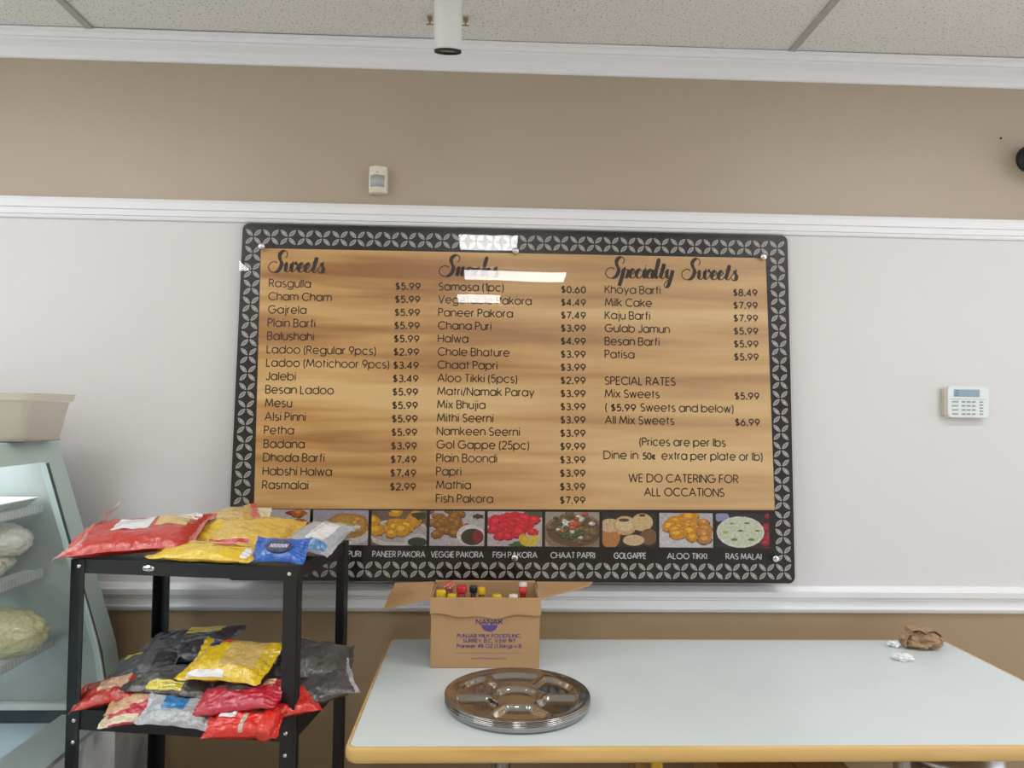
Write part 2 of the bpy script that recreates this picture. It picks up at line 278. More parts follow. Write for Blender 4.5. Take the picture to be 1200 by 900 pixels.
# ------------------------------------------------------------------ lettering (stroke font)
def A(cx, cy, rx, ry, a0, a1):
    n = max(4, int(abs(a1-a0)/22)); return [(cx+rx*math.cos(math.radians(a0+(a1-a0)*k/n)), cy+ry*math.sin(math.radians(a0+(a1-a0)*k/n))) for k in range(n+1)]
def L(*p): return [(p[i], p[i+1]) for i in range(0, len(p), 2)]
O = A(.37, .37, .37, .37, 0, 360)
G = {
 'a': (.74, [O, L(.74, 0, .74, .74)]), 'b': (.74, [O, L(0, 0, 0, 1.02)]), 'c': (.66, [A(.37, .37, .37, .37, 45, 315)]), 'd': (.74, [O, L(.74, 0, .74, 1.02)]),
 'e': (.74, [A(.37, .37, .37, .37, 0, 318), L(0, .37, .74, .37)]), 'f': (.3, [L(.12, 0, .12, .85)+A(.28, .85, .16, .17, 180, 90), L(0, .72, .3, .72)]),
 'g': (.74, [O, L(.74, .74, .74, -.02)+A(.37, -.02, .37, .27, 0, -155)]), 'h': (.58, [L(0, 0, 0, 1.02), A(.29, .45, .29, .29, 180, 0)+L(.58, 0)]),
 'i': (.05, [L(.025, 0, .025, .74), L(.025, .92, .025, 1.04)]), 'j': (.12, [L(.10, .74, .10, -.26, 0, -.28), L(.10, .92, .10, 1.04)]), 'k': (.52, [L(0, 0, 0, 1.02), L(.5, .74, 0, .3), L(.16, .44, .54, 0)]),
 'l': (.05, [L(.025, 0, .025, 1.02)]), 'm': (.98, [L(0, 0, 0, .74), A(.245, .5, .245, .24, 180, 0)+L(.49, 0), A(.735, .5, .245, .24, 180, 0)+L(.98, 0)]),
 'n': (.58, [L(0, 0, 0, .74), A(.29, .45, .29, .29, 180, 0)+L(.58, 0)]), 'o': (.74, [O]), 'p': (.74, [O, L(0, -.28, 0, .74)]),
 'r': (.27, [L(0, 0, 0, .74), A(.27, .47, .27, .27, 180, 90)]), 's': (.46, [A(.235, .55, .2, .19, 50, 270)+A(.23, .18, .23, .18, 90, -140)]),
 't': (.3, [L(.13, 0, .13, .95), L(0, .72, .3, .72)]), 'u': (.58, [L(0, .74, 0, .29)+A(.29, .29, .29, .29, 180, 360), L(.58, 0, .58, .74)]),
 'v': (.6, [L(0, .74, .3, 0, .6, .74)]), 'w': (.86, [L(0, .74, .22, 0, .43, .74, .64, 0, .86, .74)]), 'x': (.54, [L(0, 0, .54, .74), L(0, .74, .54, 0)]),
 'y': (.6, [L(0, .74, .3, .02), L(.6, .74, .18, -.28)]), 'z': (.5, [L(0, .74, .5, .74, 0, 0, .5, 0)]),
 'A': (.86, [L(0, 0, .43, 1, .86, 0), L(.15, .33, .71, .33)]), 'B': (.58, [L(0, 0, 0, 1, .3, 1)+A(.3, .76, .24, .24, 90, -90)+L(0, .52), A(.3, .26, .28, .26, 90, -90)+L(0, 0)]),
 'C': (.86, [A(.5, .5, .5, .5, 45, 315)]), 'D': (.8, [L(.3, 1, 0, 1, 0, 0, .3, 0)+A(.3, .5, .5, .5, -90, 90)]), 'E': (.48, [L(.48, 1, 0, 1, 0, 0, .48, 0), L(0, .52, .44, .52)]),
 'F': (.46, [L(.46, 1, 0, 1, 0, 0), L(0, .52, .42, .52)]), 'G': (1.0, [A(.5, .5, .5, .5, 45, 360)+L(.55, .5)]), 'H': (.68, [L(0, 0, 0, 1), L(.68, 0, .68, 1), L(0, .52, .68, .52)]),
 'I': (0, [L(0, 0, 0, 1)]), 'J': (.42, [L(.42, 1, .42, .22)+A(.21, .22, .21, .22, 0, -170)]), 'K': (.62, [L(0, 0, 0, 1), L(.58, 1, 0, .4), L(.2, .6, .62, 0)]),
 'L': (.44, [L(0, 1, 0, 0, .44, 0)]), 'M': (.98, [L(0, 0, .14, 1, .49, .15, .84, 1, .98, 0)]), 'N': (.7, [L(0, 0, 0, 1, .7, 0, .7, 1)]), 'O': (1.0, [A(.5, .5, .5, .5, 0, 360)]),
 'P': (.54, [L(0, 0, 0, 1, .28, 1)+A(.28, .74, .26, .26, 90, -90)+L(0, .48)]), 'R': (.58, [L(0, 0, 0, 1, .28, 1)+A(.28, .74, .26, .26, 90, -90)+L(0, .48), L(.28, .48, .58, 0)]),
 'S': (.54, [A(.27, .75, .24, .25, 40, 270)+A(.27, .25, .27, .25, 90, -145)]), 'T': (.56, [L(0, 1, .56, 1), L(.28, 1, .28, 0)]), 'U': (.66, [L(0, 1, 0, .33)+A(.33, .33, .33, .33, 180, 360)+L(.66, 1)]),
 'V': (.7, [L(0, 1, .35, 0, .7, 1)]), 'W': (1.14, [L(0, 1, .29, 0, .57, 1, .85, 0, 1.14, 1)]), 'X': (.6, [L(0, 0, .6, 1), L(0, 1, .6, 0)]), 'Y': (.66, [L(0, 1, .33, .45, .66, 1), L(.33, .45, .33, 0)]),
 'Z': (.56, [L(0, 1, .56, 1, 0, 0, .56, 0)]),
 '0': (.58, [A(.29, .5, .29, .5, 0, 360)]), '1': (.22, [L(0, .82, .22, 1, .22, 0)]), '2': (.56, [A(.28, .72, .27, .28, 165, -38)+L(0, 0, .56, 0)]),
 '3': (.54, [A(.27, .76, .23, .24, 150, -90)+A(.27, .26, .27, .26, 90, -150)]), '4': (.6, [L(.44, 0, .44, 1, 0, .27, .6, .27)]), '5': (.54, [L(.5, 1, .12, 1, .06, .56)+A(.26, .32, .28, .32, 120, -145)]),
 '6': (.58, [A(.29, .31, .29, .31, 0, 360), L(.05, .45, .38, 1)]), '7': (.54, [L(0, 1, .54, 1, .18, 0)]), '8': (.56, [A(.28, .76, .22, .24, 0, 360), A(.28, .26, .28, .26, 0, 360)]),
 '9': (.58, [A(.29, .69, .29, .31, 0, 360), L(.53, .55, .2, 0)]), '$': (.5, [A(.25, .72, .22, .22, 40, 270)+A(.25, .27, .25, .23, 90, -145), L(.25, -.1, .25, 1.1)]),
 '.': (.04, [L(.02, -.06, .02, .15)]), ':': (0, [L(0, 0, 0, .08), L(0, .5, 0, .58)]), ',': (.04, [L(.04, .06, 0, -.12)]), '(': (.16, [A(.5, .4, .5, .85, 135, 225)]), ')': (.16, [A(-.34, .4, .5, .85, 45, -45)]),
 '/': (.3, [L(0, -.1, .3, 1)]), '¢': (.5, [A(.27, .37, .27, .3, 45, 315), L(.27, -.08, .27, .82)]), ' ': (.16, []), "'": (0, [L(0, .8, 0, 1)]),
}
def ribbon(b, pts, hw, y, varw=None):
    """pts in (u,z) world; flat ribbon facing -y with mitred joints, split at sharp corners"""
    if varw is None and len(pts) > 2:
        for i in range(1, len(pts)-1):
            a, p, c = pts[i-1], pts[i], pts[i+1]; d0 = (p[0]-a[0], p[1]-a[1]); d1 = (c[0]-p[0], c[1]-p[1]); l0 = math.hypot(*d0) or 1e-9; l1 = math.hypot(*d1) or 1e-9
            if (d0[0]*d1[0]+d0[1]*d1[1])/l0/l1 < .5:
                e = (p[0]+d0[0]/l0*hw*.8, p[1]+d0[1]/l0*hw*.8); f = (p[0]-d1[0]/l1*hw*.5, p[1]-d1[1]/l1*hw*.5)
                ribbon(b, list(pts[:i])+[e], hw, y); ribbon(b, [f]+list(pts[i+1:]), hw, y); return
    n = len(pts)
    if n < 2: return
    closed = abs(pts[0][0]-pts[-1][0])+abs(pts[0][1]-pts[-1][1]) < 1e-7
    le = []; ri = []
    for i in range(n):
        p0 = pts[i-1] if i else (pts[-2] if closed else None); p1 = pts[(i+1)] if i < n-1 else (pts[1] if closed else None); p = pts[i]
        def d(a, c): l = math.hypot(c[0]-a[0], c[1]-a[1]) or 1e-9; return ((c[0]-a[0])/l, (c[1]-a[1])/l)
        d0 = d(p0, p) if p0 else d(p, p1); d1 = d(p, p1) if p1 else d0
        nx, nz = -(d0[1]+d1[1]), d0[0]+d1[0]; l = math.hypot(nx, nz)
        if l < .35: nx, nz = -d0[1], d0[0]; l = 1; k = 1
        else: k = min(2/l, 1.6)
        h = hw if varw is None else varw(d1)
        nx, nz = nx/l*h*k, nz/l*h*k
        le.append((p[0]+nx, y, p[1]+nz)); ri.append((p[0]-nx, y, p[1]-nz))
    b.add(le+ri, [(i, i+1, n+i+1, n+i) for i in range(n-1)])
def text_w(s, sp): return sum(G[c][0]+sp for c in s)-sp
def text(b, s, u, z, h, y=0, th=.14, sp=.20, align='l', width=None, slope=0):
    sx = h
    tw = text_w(s, sp)
    if width: sx = width/tw
    if align == 'r': u -= tw*sx
    if align == 'c': u -= tw*sx/2
    for c in s:
        w_, st = G[c]
        for pl in st: ribbon(b, [(u+px*sx, z+pz*h) for px, pz in pl], h*th/2*(1.35 if c == '.' else 1), y)
        u += (w_+sp)*sx
def crom(P, n=7):
    out = []
    Q = [P[0]]+P+[P[-1]]
    for i in range(1, len(Q)-2):
        a, b_, c, d = Q[i-1:i+3]
        for k in range(n):
            t = k/n; out.append(tuple(.5*((2*b_[j])+(-a[j]+c[j])*t+(2*a[j]-5*b_[j]+4*c[j]-d[j])*t*t+(-a[j]+3*b_[j]-3*c[j]+d[j])*t**3) for j in (0, 1)))
    out.append(P[-1]); return out
SG = {
 'S': (1.75, [[(1.95, 1.6), (2.15, 1.95), (2.0, 2.35), (1.6, 2.35), (1.25, 1.95), (1.3, 1.45), (1.5, .95), (1.3, .3), (.85, -.05), (.3, .0), (0, .4), (.15, .9), (.6, 1.15), (1.0, 1.0)]]),
 'w': (1.65, [[(0, .7), (.25, 1), (.28, .6), (.25, .12), (.5, 0), (.8, .4), (.98, 1), (.9, .4), (1.05, 0), (1.4, .3), (1.6, .8), (1.5, 1.05), (1.45, .85), (1.8, .8)]]),
 'e': (.78, [[(.0, .3), (.45, .5), (.65, .8), (.5, 1.02), (.2, .75), (.08, .35), (.25, 0), (.55, .06), (.85, .4)]]),
 't': (.7, [[(0, .3), (.4, 1.1), (.62, 1.75), (.4, .9), (.22, .25), (.38, 0), (.6, .1), (.8, .4)], [(.12, 1.12), (.45, 1.16), (.8, 1.2)]]),
 's': (.8, [[(0, .3), (.35, .75), (.55, 1.1), (.55, .85), (.72, .45), (.6, .05), (.25, -.02), (.12, .22)]]),
 'n': (1.05, [[(0, .7), (.25, 1), (.25, .6), (.1, 0)], [(.15, .35), (.45, .85), (.72, 1), (.75, .65), (.62, .2), (.8, 0), (1.1, .35)]]),
 'a': (.95, [[(.8, .8), (.55, 1), (.22, .75), (.06, .3), (.22, 0), (.5, .15), (.78, .9)], [(.85, 1), (.68, .4), (.75, 0), (1.0, .3)]]),
 'c': (.72, [[(.65, .8), (.5, 1), (.2, .8), (.05, .35), (.25, 0), (.5, .05), (.8, .4)]]),
 'k': (.95, [[(0, .3), (.45, 1.3), (.65, 2.1), (.5, 2.0), (.3, 1.2), (.05, 0)], [(.15, .35), (.5, .9), (.75, .95), (.65, .6), (.3, .5), (.55, .2), (.75, 0), (1.0, .35)]]),
 'p': (.95, [[(0, .6), (.35, 1.1), (.15, .2), (-.2, -.95)], [(.15, .3), (.5, .9), (.8, .9), (.85, .5), (.6, .05), (.25, .1)]]),
 'i': (.5, [[(0, .3), (.32, 1), (.2, .4), (.3, 0), (.55, .35)], [(.42, 1.42), (.46, 1.5)]]),
 'l': (.5, [[(0, .3), (.45, 1.3), (.65, 2.1), (.5, 2.15), (.3, 1.4), (.12, .5), (.25, 0), (.55, .35)]]),
 'y': (.95, [[(0, .7), (.25, 1), (.2, .5), (.35, .02), (.65, .25), (.85, .9)], [(.92, 1), (.65, 0), (.35, -.85), (0, -1.0), (-.05, -.6), (.5, -.05), (1.0, .4)]]),
 ' ': (1.0, []),
}
def script(b, s, u0, u1, z, h, y=0):
    tw = sum(SG[c][0] for c in s); sx = (u1-u0)/(tw+.2); u = u0
    f = lambda d: h*(.05+.17*max(0, -(d[1]*.95+d[0]*.3))**1.2 if d[1] < 0 else .055)
    for c in s:
        for pl in SG[c][1]: ribbon(b, [(u+px*sx, z+pz*h) for px, pz in crom(pl)], 0, y, f)
        u += SG[c][0]*sx

# ------------------------------------------------------------------ menu board
BW, BH = 1.927, 1.222
board = thing('menu_board', 'large black bordered menu board with wood print and food photos under clear acrylic', 'menu board', (-.8469, 2.5656, .936))
board.rotation_euler = (-math.atan2(2.6333-2.5656, 2.1562-.936), 0, 0)
# local frame: x right, z up from bottom edge, -y to the camera.  V() turns distance from the top into z
V = lambda v: BH-v
def rrect(b, x0, x1, z0, z1, r, y0, y1, n=6):
    pts = []
    for cx, cz, a in ((x1-r, z1-r, 0), (x0+r, z1-r, 90), (x0+r, z0+r, 180), (x1-r, z0+r, 270)):
        pts += [(cx+r*math.cos(math.radians(a+90*k/n)), cz+r*math.sin(math.radians(a+90*k/n))) for k in range(n+1)]
    m_ = len(pts); b.add([(p[0], y0, p[1]) for p in pts]+[(p[0], y1, p[1]) for p in pts], [tuple(range(m_)), tuple(range(2*m_-1, m_-1, -1))]+[(i, (i+1) % m_, (i+1) % m_+m_, i+m_) for i in range(m_)])
b = MB(); rrect(b, 0, BW, 0, BH, .022, 0, .005); b.build('backing_panel', 'board_black', board)
def flat(): b = MB(); b.flat = True; return b
def fquad(b, x0, x1, z0, z1, y): b.quad((x0, y, z0), (x1, y, z0), (x1, y, z1), (x0, y, z1))
b = flat(); b.quad((.066, -.0006, V(.088)), (1.846, -.0006, V(.084)), (1.861, -.0006, V(.973)), (.080, -.0006, V(.984)))
wp = b.build('wood_print', 'menu_wood', board); tag(wp, 'warm wood grain print behind the menu lettering')
# petals
b = flat()
def lens(cx, cz, ang, ln, wd, y, mi, n=7):
    ca, sa = math.cos(ang), math.sin(ang); pts = []
    for s in (1, -1):
        for k in range(n):
            t = -1+2*k/n; x = s*t*ln/2; h = s*wd/2*(1-t*t)
            pts.append((cx+x*ca-h*sa, y, cz+x*sa+h*ca))
    b.mi = mi; b.add(pts, [tuple(range(2*n))])
def flower(cx, cz, s):
    d = s*.238
    for k, (sx, sz) in enumerate(((1, 1), (-1, 1), (-1, -1), (1, -1))):
        a = math.atan2(sz, sx)
        if k % 2: lens(cx+sx*d, cz+sz*d, a, s*.55, s*.215, -.0005, 2); lens(cx+sx*d, cz+sz*d, a, s*.47, s*.145, -.0008, 1); lens(cx+sx*d, cz+sz*d, a, s*.34, s*.06, -.0011, 2)
        else: lens(cx+sx*d, cz+sz*d, a, s*.56, s*.235, -.0005, 0); lens(cx+sx*d, cz+sz*d, a, s*.42, s*.13, -.0008, 3)
P_ = .0603; x0 = .0385; nx = 31; sx_ = (BW-2*x0)/nx
for i in range(nx+1):
    flower(x0+i*sx_, V(.047), P_*1.0); flower(x0+i*sx_, V(1.183), P_*1.0)
nz = 19; sz_ = (1.183-.047)/nz
for j in range(1, nz):
    flower(x0, V(.047+j*sz_), P_); flower(BW-x0, V(.047+j*sz_), P_)
M['petal_m'] = mat('petal_mid', srgb(140, 137, 136), .45)
o = b.build('petal_border', ['petal', 'petal_d', 'petal_l', 'petal_m'], board); tag(o, 'grey four-petal pattern printed around the border', kind='stuff')
# text
TY = -.0012
H = .0265
def col(name, items, u, up, v0, v1, wfix=None):
    b = flat(); n = len(items)-1
    for i, (nm, pr) in enumerate(items):
        v = v0+(v1-v0)*i/n
        text(b, nm, u+.006*i/16, V(v), H, TY)
        if pr: text(b, pr, up, V(v+.0), H*.84, TY, th=.20, sp=.27, align='r', width=.084)
    o = b.build(name, 'ink', board); o['kind'] = 'stuff'; return o
c1 = [('Rasgulla', '$5.99'), ('Cham Cham', '$5.99'), ('Gajrela', '$5.99'), ('Plain Barfi', '$5.99'), ('Balushahi', '$5.99'), ('Ladoo (Regular 9pcs)', '$2.99'), ('Ladoo (Motichoor 9pcs)', '$3.49'), ('Jalebi', '$3.49'), ('Besan Ladoo', '$5.99'), ('Mesu', '$5.99'), ('Alsi Pinni', '$5.99'), ('Petha', '$5.99'), ('Badana', '$3.99'), ('Dhoda Barfi', '$7.49'), ('Habshi Halwa', '$7.49'), ('Rasmalai', '$2.99')]
c2 = [('Samosa (1pc)', '$0.60'), ('Vegetable Pakora', '$4.49'), ('Paneer Pakora', '$7.49'), ('Chana Puri', '$3.99'), ('Halwa', '$4.99'), ('Chole Bhature', '$3.99'), ('Chaat Papri', '$3.99'), ('Aloo Tikki (5pcs)', '$2.99'), ('Matri/Namak Paray', '$3.99'), ('Mix Bhujia', '$3.99'), ('Mithi Seerni', '$3.99'), ('Namkeen Seerni', '$3.99'), ('Gol Gappe (25pc)', '$9.99'), ('Plain Boondi', '$3.99'), ('Papri', '$3.99'), ('Mathia', '$3.99'), ('Fish Pakora', '$7.99')]
tag(col('menu_lettering', c1, .100, .620, .2235, .917), 'list of sweets with prices at the left')
tag(col('menu_lettering', c2, .686, .1200+1.080, .2235, .957), 'list of snacks with prices in the middle')
b = flat()
for v, nm, pr in [(.222, 'Khoya Barfi', '$8.49'), (.268, 'Milk Cake', '$7.99'), (.314, 'Kaju Barfi', '$7.99'), (.360, 'Gulab Jamun', '$5.99'), (.406, 'Besan Barfi', '$5.99'), (.452, 'Patisa', '$5.99'), (.545, 'SPECIAL RATES', None), (.590, 'Mix Sweets', '$5.99'), (.682, 'All Mix Sweets', '$6.99')]:
    text(b, nm, 1.270, V(v), H, TY)
    if pr: text(b, pr, 1.812, V(v), H*.84, TY, th=.20, sp=.27, align='r', width=.084)
text(b, '(', 1.272, V(.637), H, TY); text(b, '$5.99', 1.292, V(.637), H*.84, TY, th=.2, sp=.27, width=.084); text(b, 'Sweets and below)', 1.395, V(.637), H, TY, width=.325)
text(b, '(Prices are per lbs', 1.541, V(.756), H, TY, align='c', width=.300)
text(b, 'Dine in', 1.266, V(.803), H, TY, width=.118); text(b, '50¢', 1.402, V(.803), H*.8, TY, th=.2); text(b, 'extra per plate or lb)', 1.820, V(.803), H, TY, align='r', width=.352)
text(b, 'WE DO CATERING FOR', 1.543, V(.881), H, TY, align='c', width=.381)
text(b, 'ALL OCCATIONS', 1.545, V(.928), H, TY, align='c', width=.277)
o = b.build('menu_lettering', 'ink', board); tag(o, 'list of specialty sweets, special rates and catering notice at the right', kind='stuff')
for s, a, c, v in [('Sweets', .095, .292, .170), ('Snacks', .686, .898, .172), ('Specialty Sweets', 1.272, 1.748, .166)]:
    b = flat(); script(b, s, a, c, V(v), .031, TY); o = b.build('heading_lettering', 'ink', board); tag(o, 'looping script heading reading %s' % s)
# food photos
PM = {}
def pc(r, g, b_):
    k = (r, g, b_)
    if k not in PM: PM[k] = mat('print_colour', srgb(r, g, b_), .5, var=(120, srgb(int(r*.82), int(g*.80), int(b_*.78)), 1.2))
    return PM[k]
def photo(u0, label, bgc, ops):
    W_, H_ = .186, .117; b = flat(); mats = []; yy = [-.0006]
    def use(c):
        m_ = pc(*c)
        if m_ not in mats: mats.append(m_)
        b.mi = mats.index(m_)
    def ell(cx, cy, rx, ry, c, ang=0, jag=0, sx=1):
        use(c); n = 18; pts = []; yy[0] -= .000005
        for k in range(n):
            a = 2*PI*k/n; j = 1+random.uniform(-jag, jag); x = rx*math.cos(a)*j; z = ry*math.sin(a)*j
            X = cx+x*math.cos(ang)-z*math.sin(ang); Z = cy+x*math.sin(ang)+z*math.cos(ang)
            pts.append((u0+min(max(X, 0), 1)*W_, yy[0], V(.986)-H_+min(max(Z, 0), 1)*H_))
        b.add(pts, [tuple(range(n))])
    use(bgc); fquad(b, u0, u0+W_, V(.986)-H_, V(.986), -.00058)
    for op in ops:
        if op[0] == 'e': ell(*op[1:])
        if op[0] == 'p':   # pile: n, cx, cy, spreadx, spready, r, colour
            _, n, cx, cy, sx, sy, r, c = op
            pts = sorted([(random.gauss(0, .45), random.gauss(0, .45)) for _ in range(n)], key=lambda q: -q[1])
            for (a, d) in pts:
                a = max(-1, min(1, a)); d = max(-1, min(1, d)); x, z = cx+a*sx, cy+d*sy; rr = r*random.uniform(.75, 1.25); an = random.uniform(0, 3); jg = .12
                ell(x, z-.02, rr*1.06, rr*1.25, tuple(int(q*.55) for q in c), an, jg); ell(x, z, rr, rr*1.2, c, an, jg)
                ell(x-.01, z+rr*.3, rr*.5, rr*.5, tuple(min(255, int(q*1.18)+12) for q in c), an, jg)
    o = b.build('food_photo', mats, board); tag(o, label)
U = lambda i: .082+i*.1965
plate = (214, 208, 206)
photo(U(0), 'printed photo of brown triangular pastries', (206, 200, 204), [('e', .3, .7, .2, .06, (176, 60, 60)), ('e', .75, .9, .2, .08, (170, 40, 40)), ('p', 7, .35, .5, .25, .25, .12, (196, 134, 70)), ('p', 9, .75, .55, .15, .35, .13, (190, 112, 48))])
photo(U(1), 'printed photo of a golden flat bread slab', (176, 170, 190), [('e', .5, .3, .6, .3, plate), ('e', .62, .55, .42, .36, (186, 136, 62), .1, .06), ('e', .62, .6, .34, .26, (204, 156, 78), .1, .08), ('p', 8, .6, .55, .3, .25, .05, (210, 160, 84))])
photo(U(2), 'printed photo of yellow fritters on a white plate', (120, 100, 84), [('e', .5, .35, .62, .40, plate), ('e', .5, .38, .52, .30, (184, 178, 176)), ('p', 24, .45, .62, .42, .32, .12, (216, 156, 30)), ('e', .88, .85, .14, .1, (60, 70, 30), 0, .3), ('e', .84, .12, .24, .22, (206, 208, 206)), ('e', .84, .1, .18, .14, (52, 66, 60))])
photo(U(3), 'printed photo of brown vegetable fritters beside a dipping bowl', (196, 190, 194), [('p', 44, .38, .62, .42, .42, .085, (150, 100, 34)), ('e', .88, .85, .1, .08, (60, 62, 34), 0, .3), ('e', .76, .30, .27, .32, (222, 220, 222)), ('e', .78, .26, .21, .24, (64, 60, 44)), ('e', .88, .28, .1, .18, (150, 34, 48))])
photo(U(4), 'printed photo of bright red chunks with lemon wedges', (206, 196, 202), [('e', .88, .95, .22, .14, (90, 90, 70)), ('p', 34, .45, .58, .42, .42, .12, (222, 36, 56)), ('e', .6, .06, .2, .08, (80, 110, 50), 0, .2), ('e', .68, .18, .10, .18, (226, 196, 60), .3), ('e', .84, .16, .09, .18, (232, 206, 70), -.3)])
photo(U(5), 'printed photo of a mixed dish with green and white bits', (176, 160, 150), [('e', .55, .4, .62, .55, (150, 124, 100)), ('e', .55, .45, .52, .45, (110, 84, 60)), ('p', 40, .52, .55, .42, .42, .06, (120, 96, 60)), ('p', 22, .5, .6, .36, .36, .045, (206, 204, 196)), ('p', 22, .52, .5, .36, .38, .04, (74, 96, 50)), ('p', 8, .6, .7, .3, .25, .05, (190, 90, 50))])
photo(U(6), 'printed photo of cream coloured round puffs on a dark ground', (48, 36, 30), [('e', .15, .3, .18, .35, (196, 132, 76)), ('e', .14, .62, .2, .2, (222, 190, 150)), ('e', .42, .62, .22, .28, (214, 176, 124)), ('e', .42, .66, .18, .2, (232, 204, 160)), ('e', .4, .78, .1, .05, (90, 62, 40)), ('e', .74, .72, .2, .26, (224, 192, 144)), ('e', .74, .92, .06, .04, (80, 56, 36)), ('e', .86, .3, .16, .24, (128, 92, 60)), ('e', .58, .2, .2, .16, (220, 196, 150))])
photo(U(7), 'printed photo of golden potato patties on a pale plate', (196, 194, 200), [('e', .5, .3, .6, .4, (214, 214, 220)), ('p', 26, .45, .55, .36, .34, .13, (218, 150, 36)), ('p', 7, .82, .5, .12, .3, .11, (196, 134, 60))])
photo(U(8), 'printed photo of a white milky dessert bowl with green garnish', (42, 38, 44), [('e', .12, .9, .14, .14, (150, 160, 190), 0, .3), ('p', 12, .92, .45, .1, .5, .07, (160, 24, 50)), ('e', .46, .46, .45, .46, (226, 226, 214)), ('e', .46, .47, .41, .41, (214, 222, 196)), ('e', .3, .7, .04, .03, (150, 170, 70)), ('e', .58, .72, .05, .03, (110, 140, 70)), ('e', .18, .45, .05, .04, (170, 190, 90)), ('e', .46, .5, .05, .03, (100, 120, 60)), ('e', .78, .5, .05, .03, (120, 150, 70)), ('e', .34, .24, .06, .04, (100, 140, 60)), ('e', .66, .24, .06, .04, (110, 140, 60)), ('e', .5, .9, .03, .02, (140, 160, 80))])
for i, s in enumerate(['SAMOSA', 'CHANA PURI', 'PANEER PAKORA', 'VEGGIE PAKORA', 'FISH PAKORA', 'CHAAT PAPRI', 'GOLGAPPE', 'ALOO TIKKI', 'RAS MALAI']):
    b = flat(); wd_ = min(.176, .0136*len(s)); text(b, s, U(i)+.095, V(1.141), .0185, TY, th=.16, align='c', width=wd_, sp=.2)
    b.build('caption_lettering', 'ink_white', board)
# acrylic sheet standing off the print
b = MB(); rrect(b, -.002, BW+.002, -.002, BH+.002, .024, -.012, -.008); o = b.build('acrylic_cover', 'acrylic', board); tag(o, 'clear acrylic cover sheet reflecting the ceiling lamps')
for (u, v) in ((.072, .085), (.952, .081), (1.833, .083), (1.855, 1.137), (.961, 1.140), (.075, 1.14)):
    b = MB(); b.lathe([(0, -.022), (.008, -.022), (.0115, -.019), (.012, -.012), (.005, -.012), (.005, .006), (0, .006)], 20, (u, 0, V(v)), ax=1)
    b.build('standoff_cap', 'chrome', board, smooth=True)
for u in (.3, 1.6): bx('hanging_block', 'black_pl', u-.03, u+.03, .005, .045, .15, .2, board)

# ------------------------------------------------------------------ motion sensor, keypad, track lamp, dark fixture
t = thing('motion_sensor', 'small cream motion sensor on the tan wall above the menu board', 'sensor', (-.381, WY, 2.272))
b = MB(); n = 10; prof = [(-.034+.068*k/n, -.030-.016*math.cos((k/n-.5)*PI)) for k in range(n+1)]
pts = [(p[0], p[1]) for p in prof]+[(.036, 0), (-.036, 0)]; m_ = len(pts)
rings = [(0, .72), (.012, 1), (.088, 1), (.098, .9)]
vs = [(p[0], p[1]*s, z) for z, s in rings for p in pts]
b.add(vs, [(i+r*m_, (i+1) % m_+r*m_, (i+1) % m_+(r+1)*m_, i+(r+1)*m_) for r in range(3) for i in range(m_)]+[tuple(range(m_)), tuple(range(4*m_-1, 3*m_-1, -1))])
b.build('housing', 'cream', t, bevel=.002); t.scale = (.9, 1, .94)
b = MB(); pts2 = [(x*.80, -.030-.016*math.cos(x*.80/.068*PI)-.0016) for x, y in prof]
b.add([(p[0], p[1], z) for z in (.018, .062) for p in pts2], [(i, i+1, i+2+n, i+1+n) for i in range(n)])
for z in (.018, .062): b.add([(p[0], p[1], z) for p in pts2]+[(p[0], p[1]+.006, z) for p in pts2], [(i, i+1, i+2+n, i+1+n) for i in range(n)])
b.build('lens', 'lens', t, smooth=True)
bx('indicator', 'key', -.005, .005, -.0475, -.0455, .071, .073, t)

t = thing('alarm_keypad', 'white alarm keypad with blue display on the pale wall', 'keypad', (1.656, WY, 1.513))
kw, kh = .152, .113
b = MB(); rrect(b, 0, kw, 0, kh, .016, -.030, -.002); b.build('housing', 'keypad', t, bevel=.003)
b = MB(); rrect(b, -.008, .012, .004, kh-.006, .008, -.022, -.001); b.build('side_cover', 'key_side', t, bevel=.002)
b = MB(); b.box(.022, .116, -.0315, -.029, kh-.038, kh-.012); s_ = b.build('display', 'screen', t, bevel=.001)
b = MB()
for k in range(3): b.box(.026, .038, -.0322, -.0314, kh-.034+.008*k, kh-.031+.008*k)
b.build('display_text', 'screen_d', s_)
def keyb(x, z, w_, h_): bx('button', 'key', x-w_/2, x+w_/2, -.0325, -.029, z-h_/2, z+h_/2, t, bevel=.0008)
for k in range(4): keyb(.026, kh-.056-.0145*k, .022, .0042)
for r in range(4):
    for c in range(3): keyb(.057+.0185*c, kh-.056-.0145*r, .0125, .0052)
for k in range(5): keyb(.122, kh-.056-.0108*k, .012, .0042)
bx('seam_line', 'key', .006, kw-.01, -.0306, -.0298, kh-.0475, kh-.0462, t)

t = thing('track_lamp', 'white cylindrical spot lamp hanging from the ceiling above the menu board', 'lamp', (-.1165, 2.12, 2.536)); t.rotation_euler = (.28, 0, 0)
b = MB(); b.lathe([(.033, .006), (.0385, .006), (.0392, .012), (.0392, .135), (.037, .143), (.0, .146)], 40); b.build('lamp_body', 'white', t, smooth=True)
b = MB(); b.lathe([(.030, .004), (.033, 0), (.038, 0), (.039, .006), (.033, .008)], 40); b.build('rim', 'black_pl', t, smooth=True)
b = MB(); b.lathe([(0, .014), (.02, .010), (.033, .006)], 30); b.build('bulb', 'lens', t, smooth=True)
b = MB(); b.lathe([(.0, .145), (.02, .146), (.022, .158), (.010, .166), (.009, .245), (0, .245)], 20); b.build('swivel', 'key_side', t, smooth=True)
b = MB(); b.box(-.02, .02, -.6, .03, .0, .02); o = b.build('track', 'white', t, loc=(0, .055, .245)); o.rotation_euler = (-.28, 0, 0)
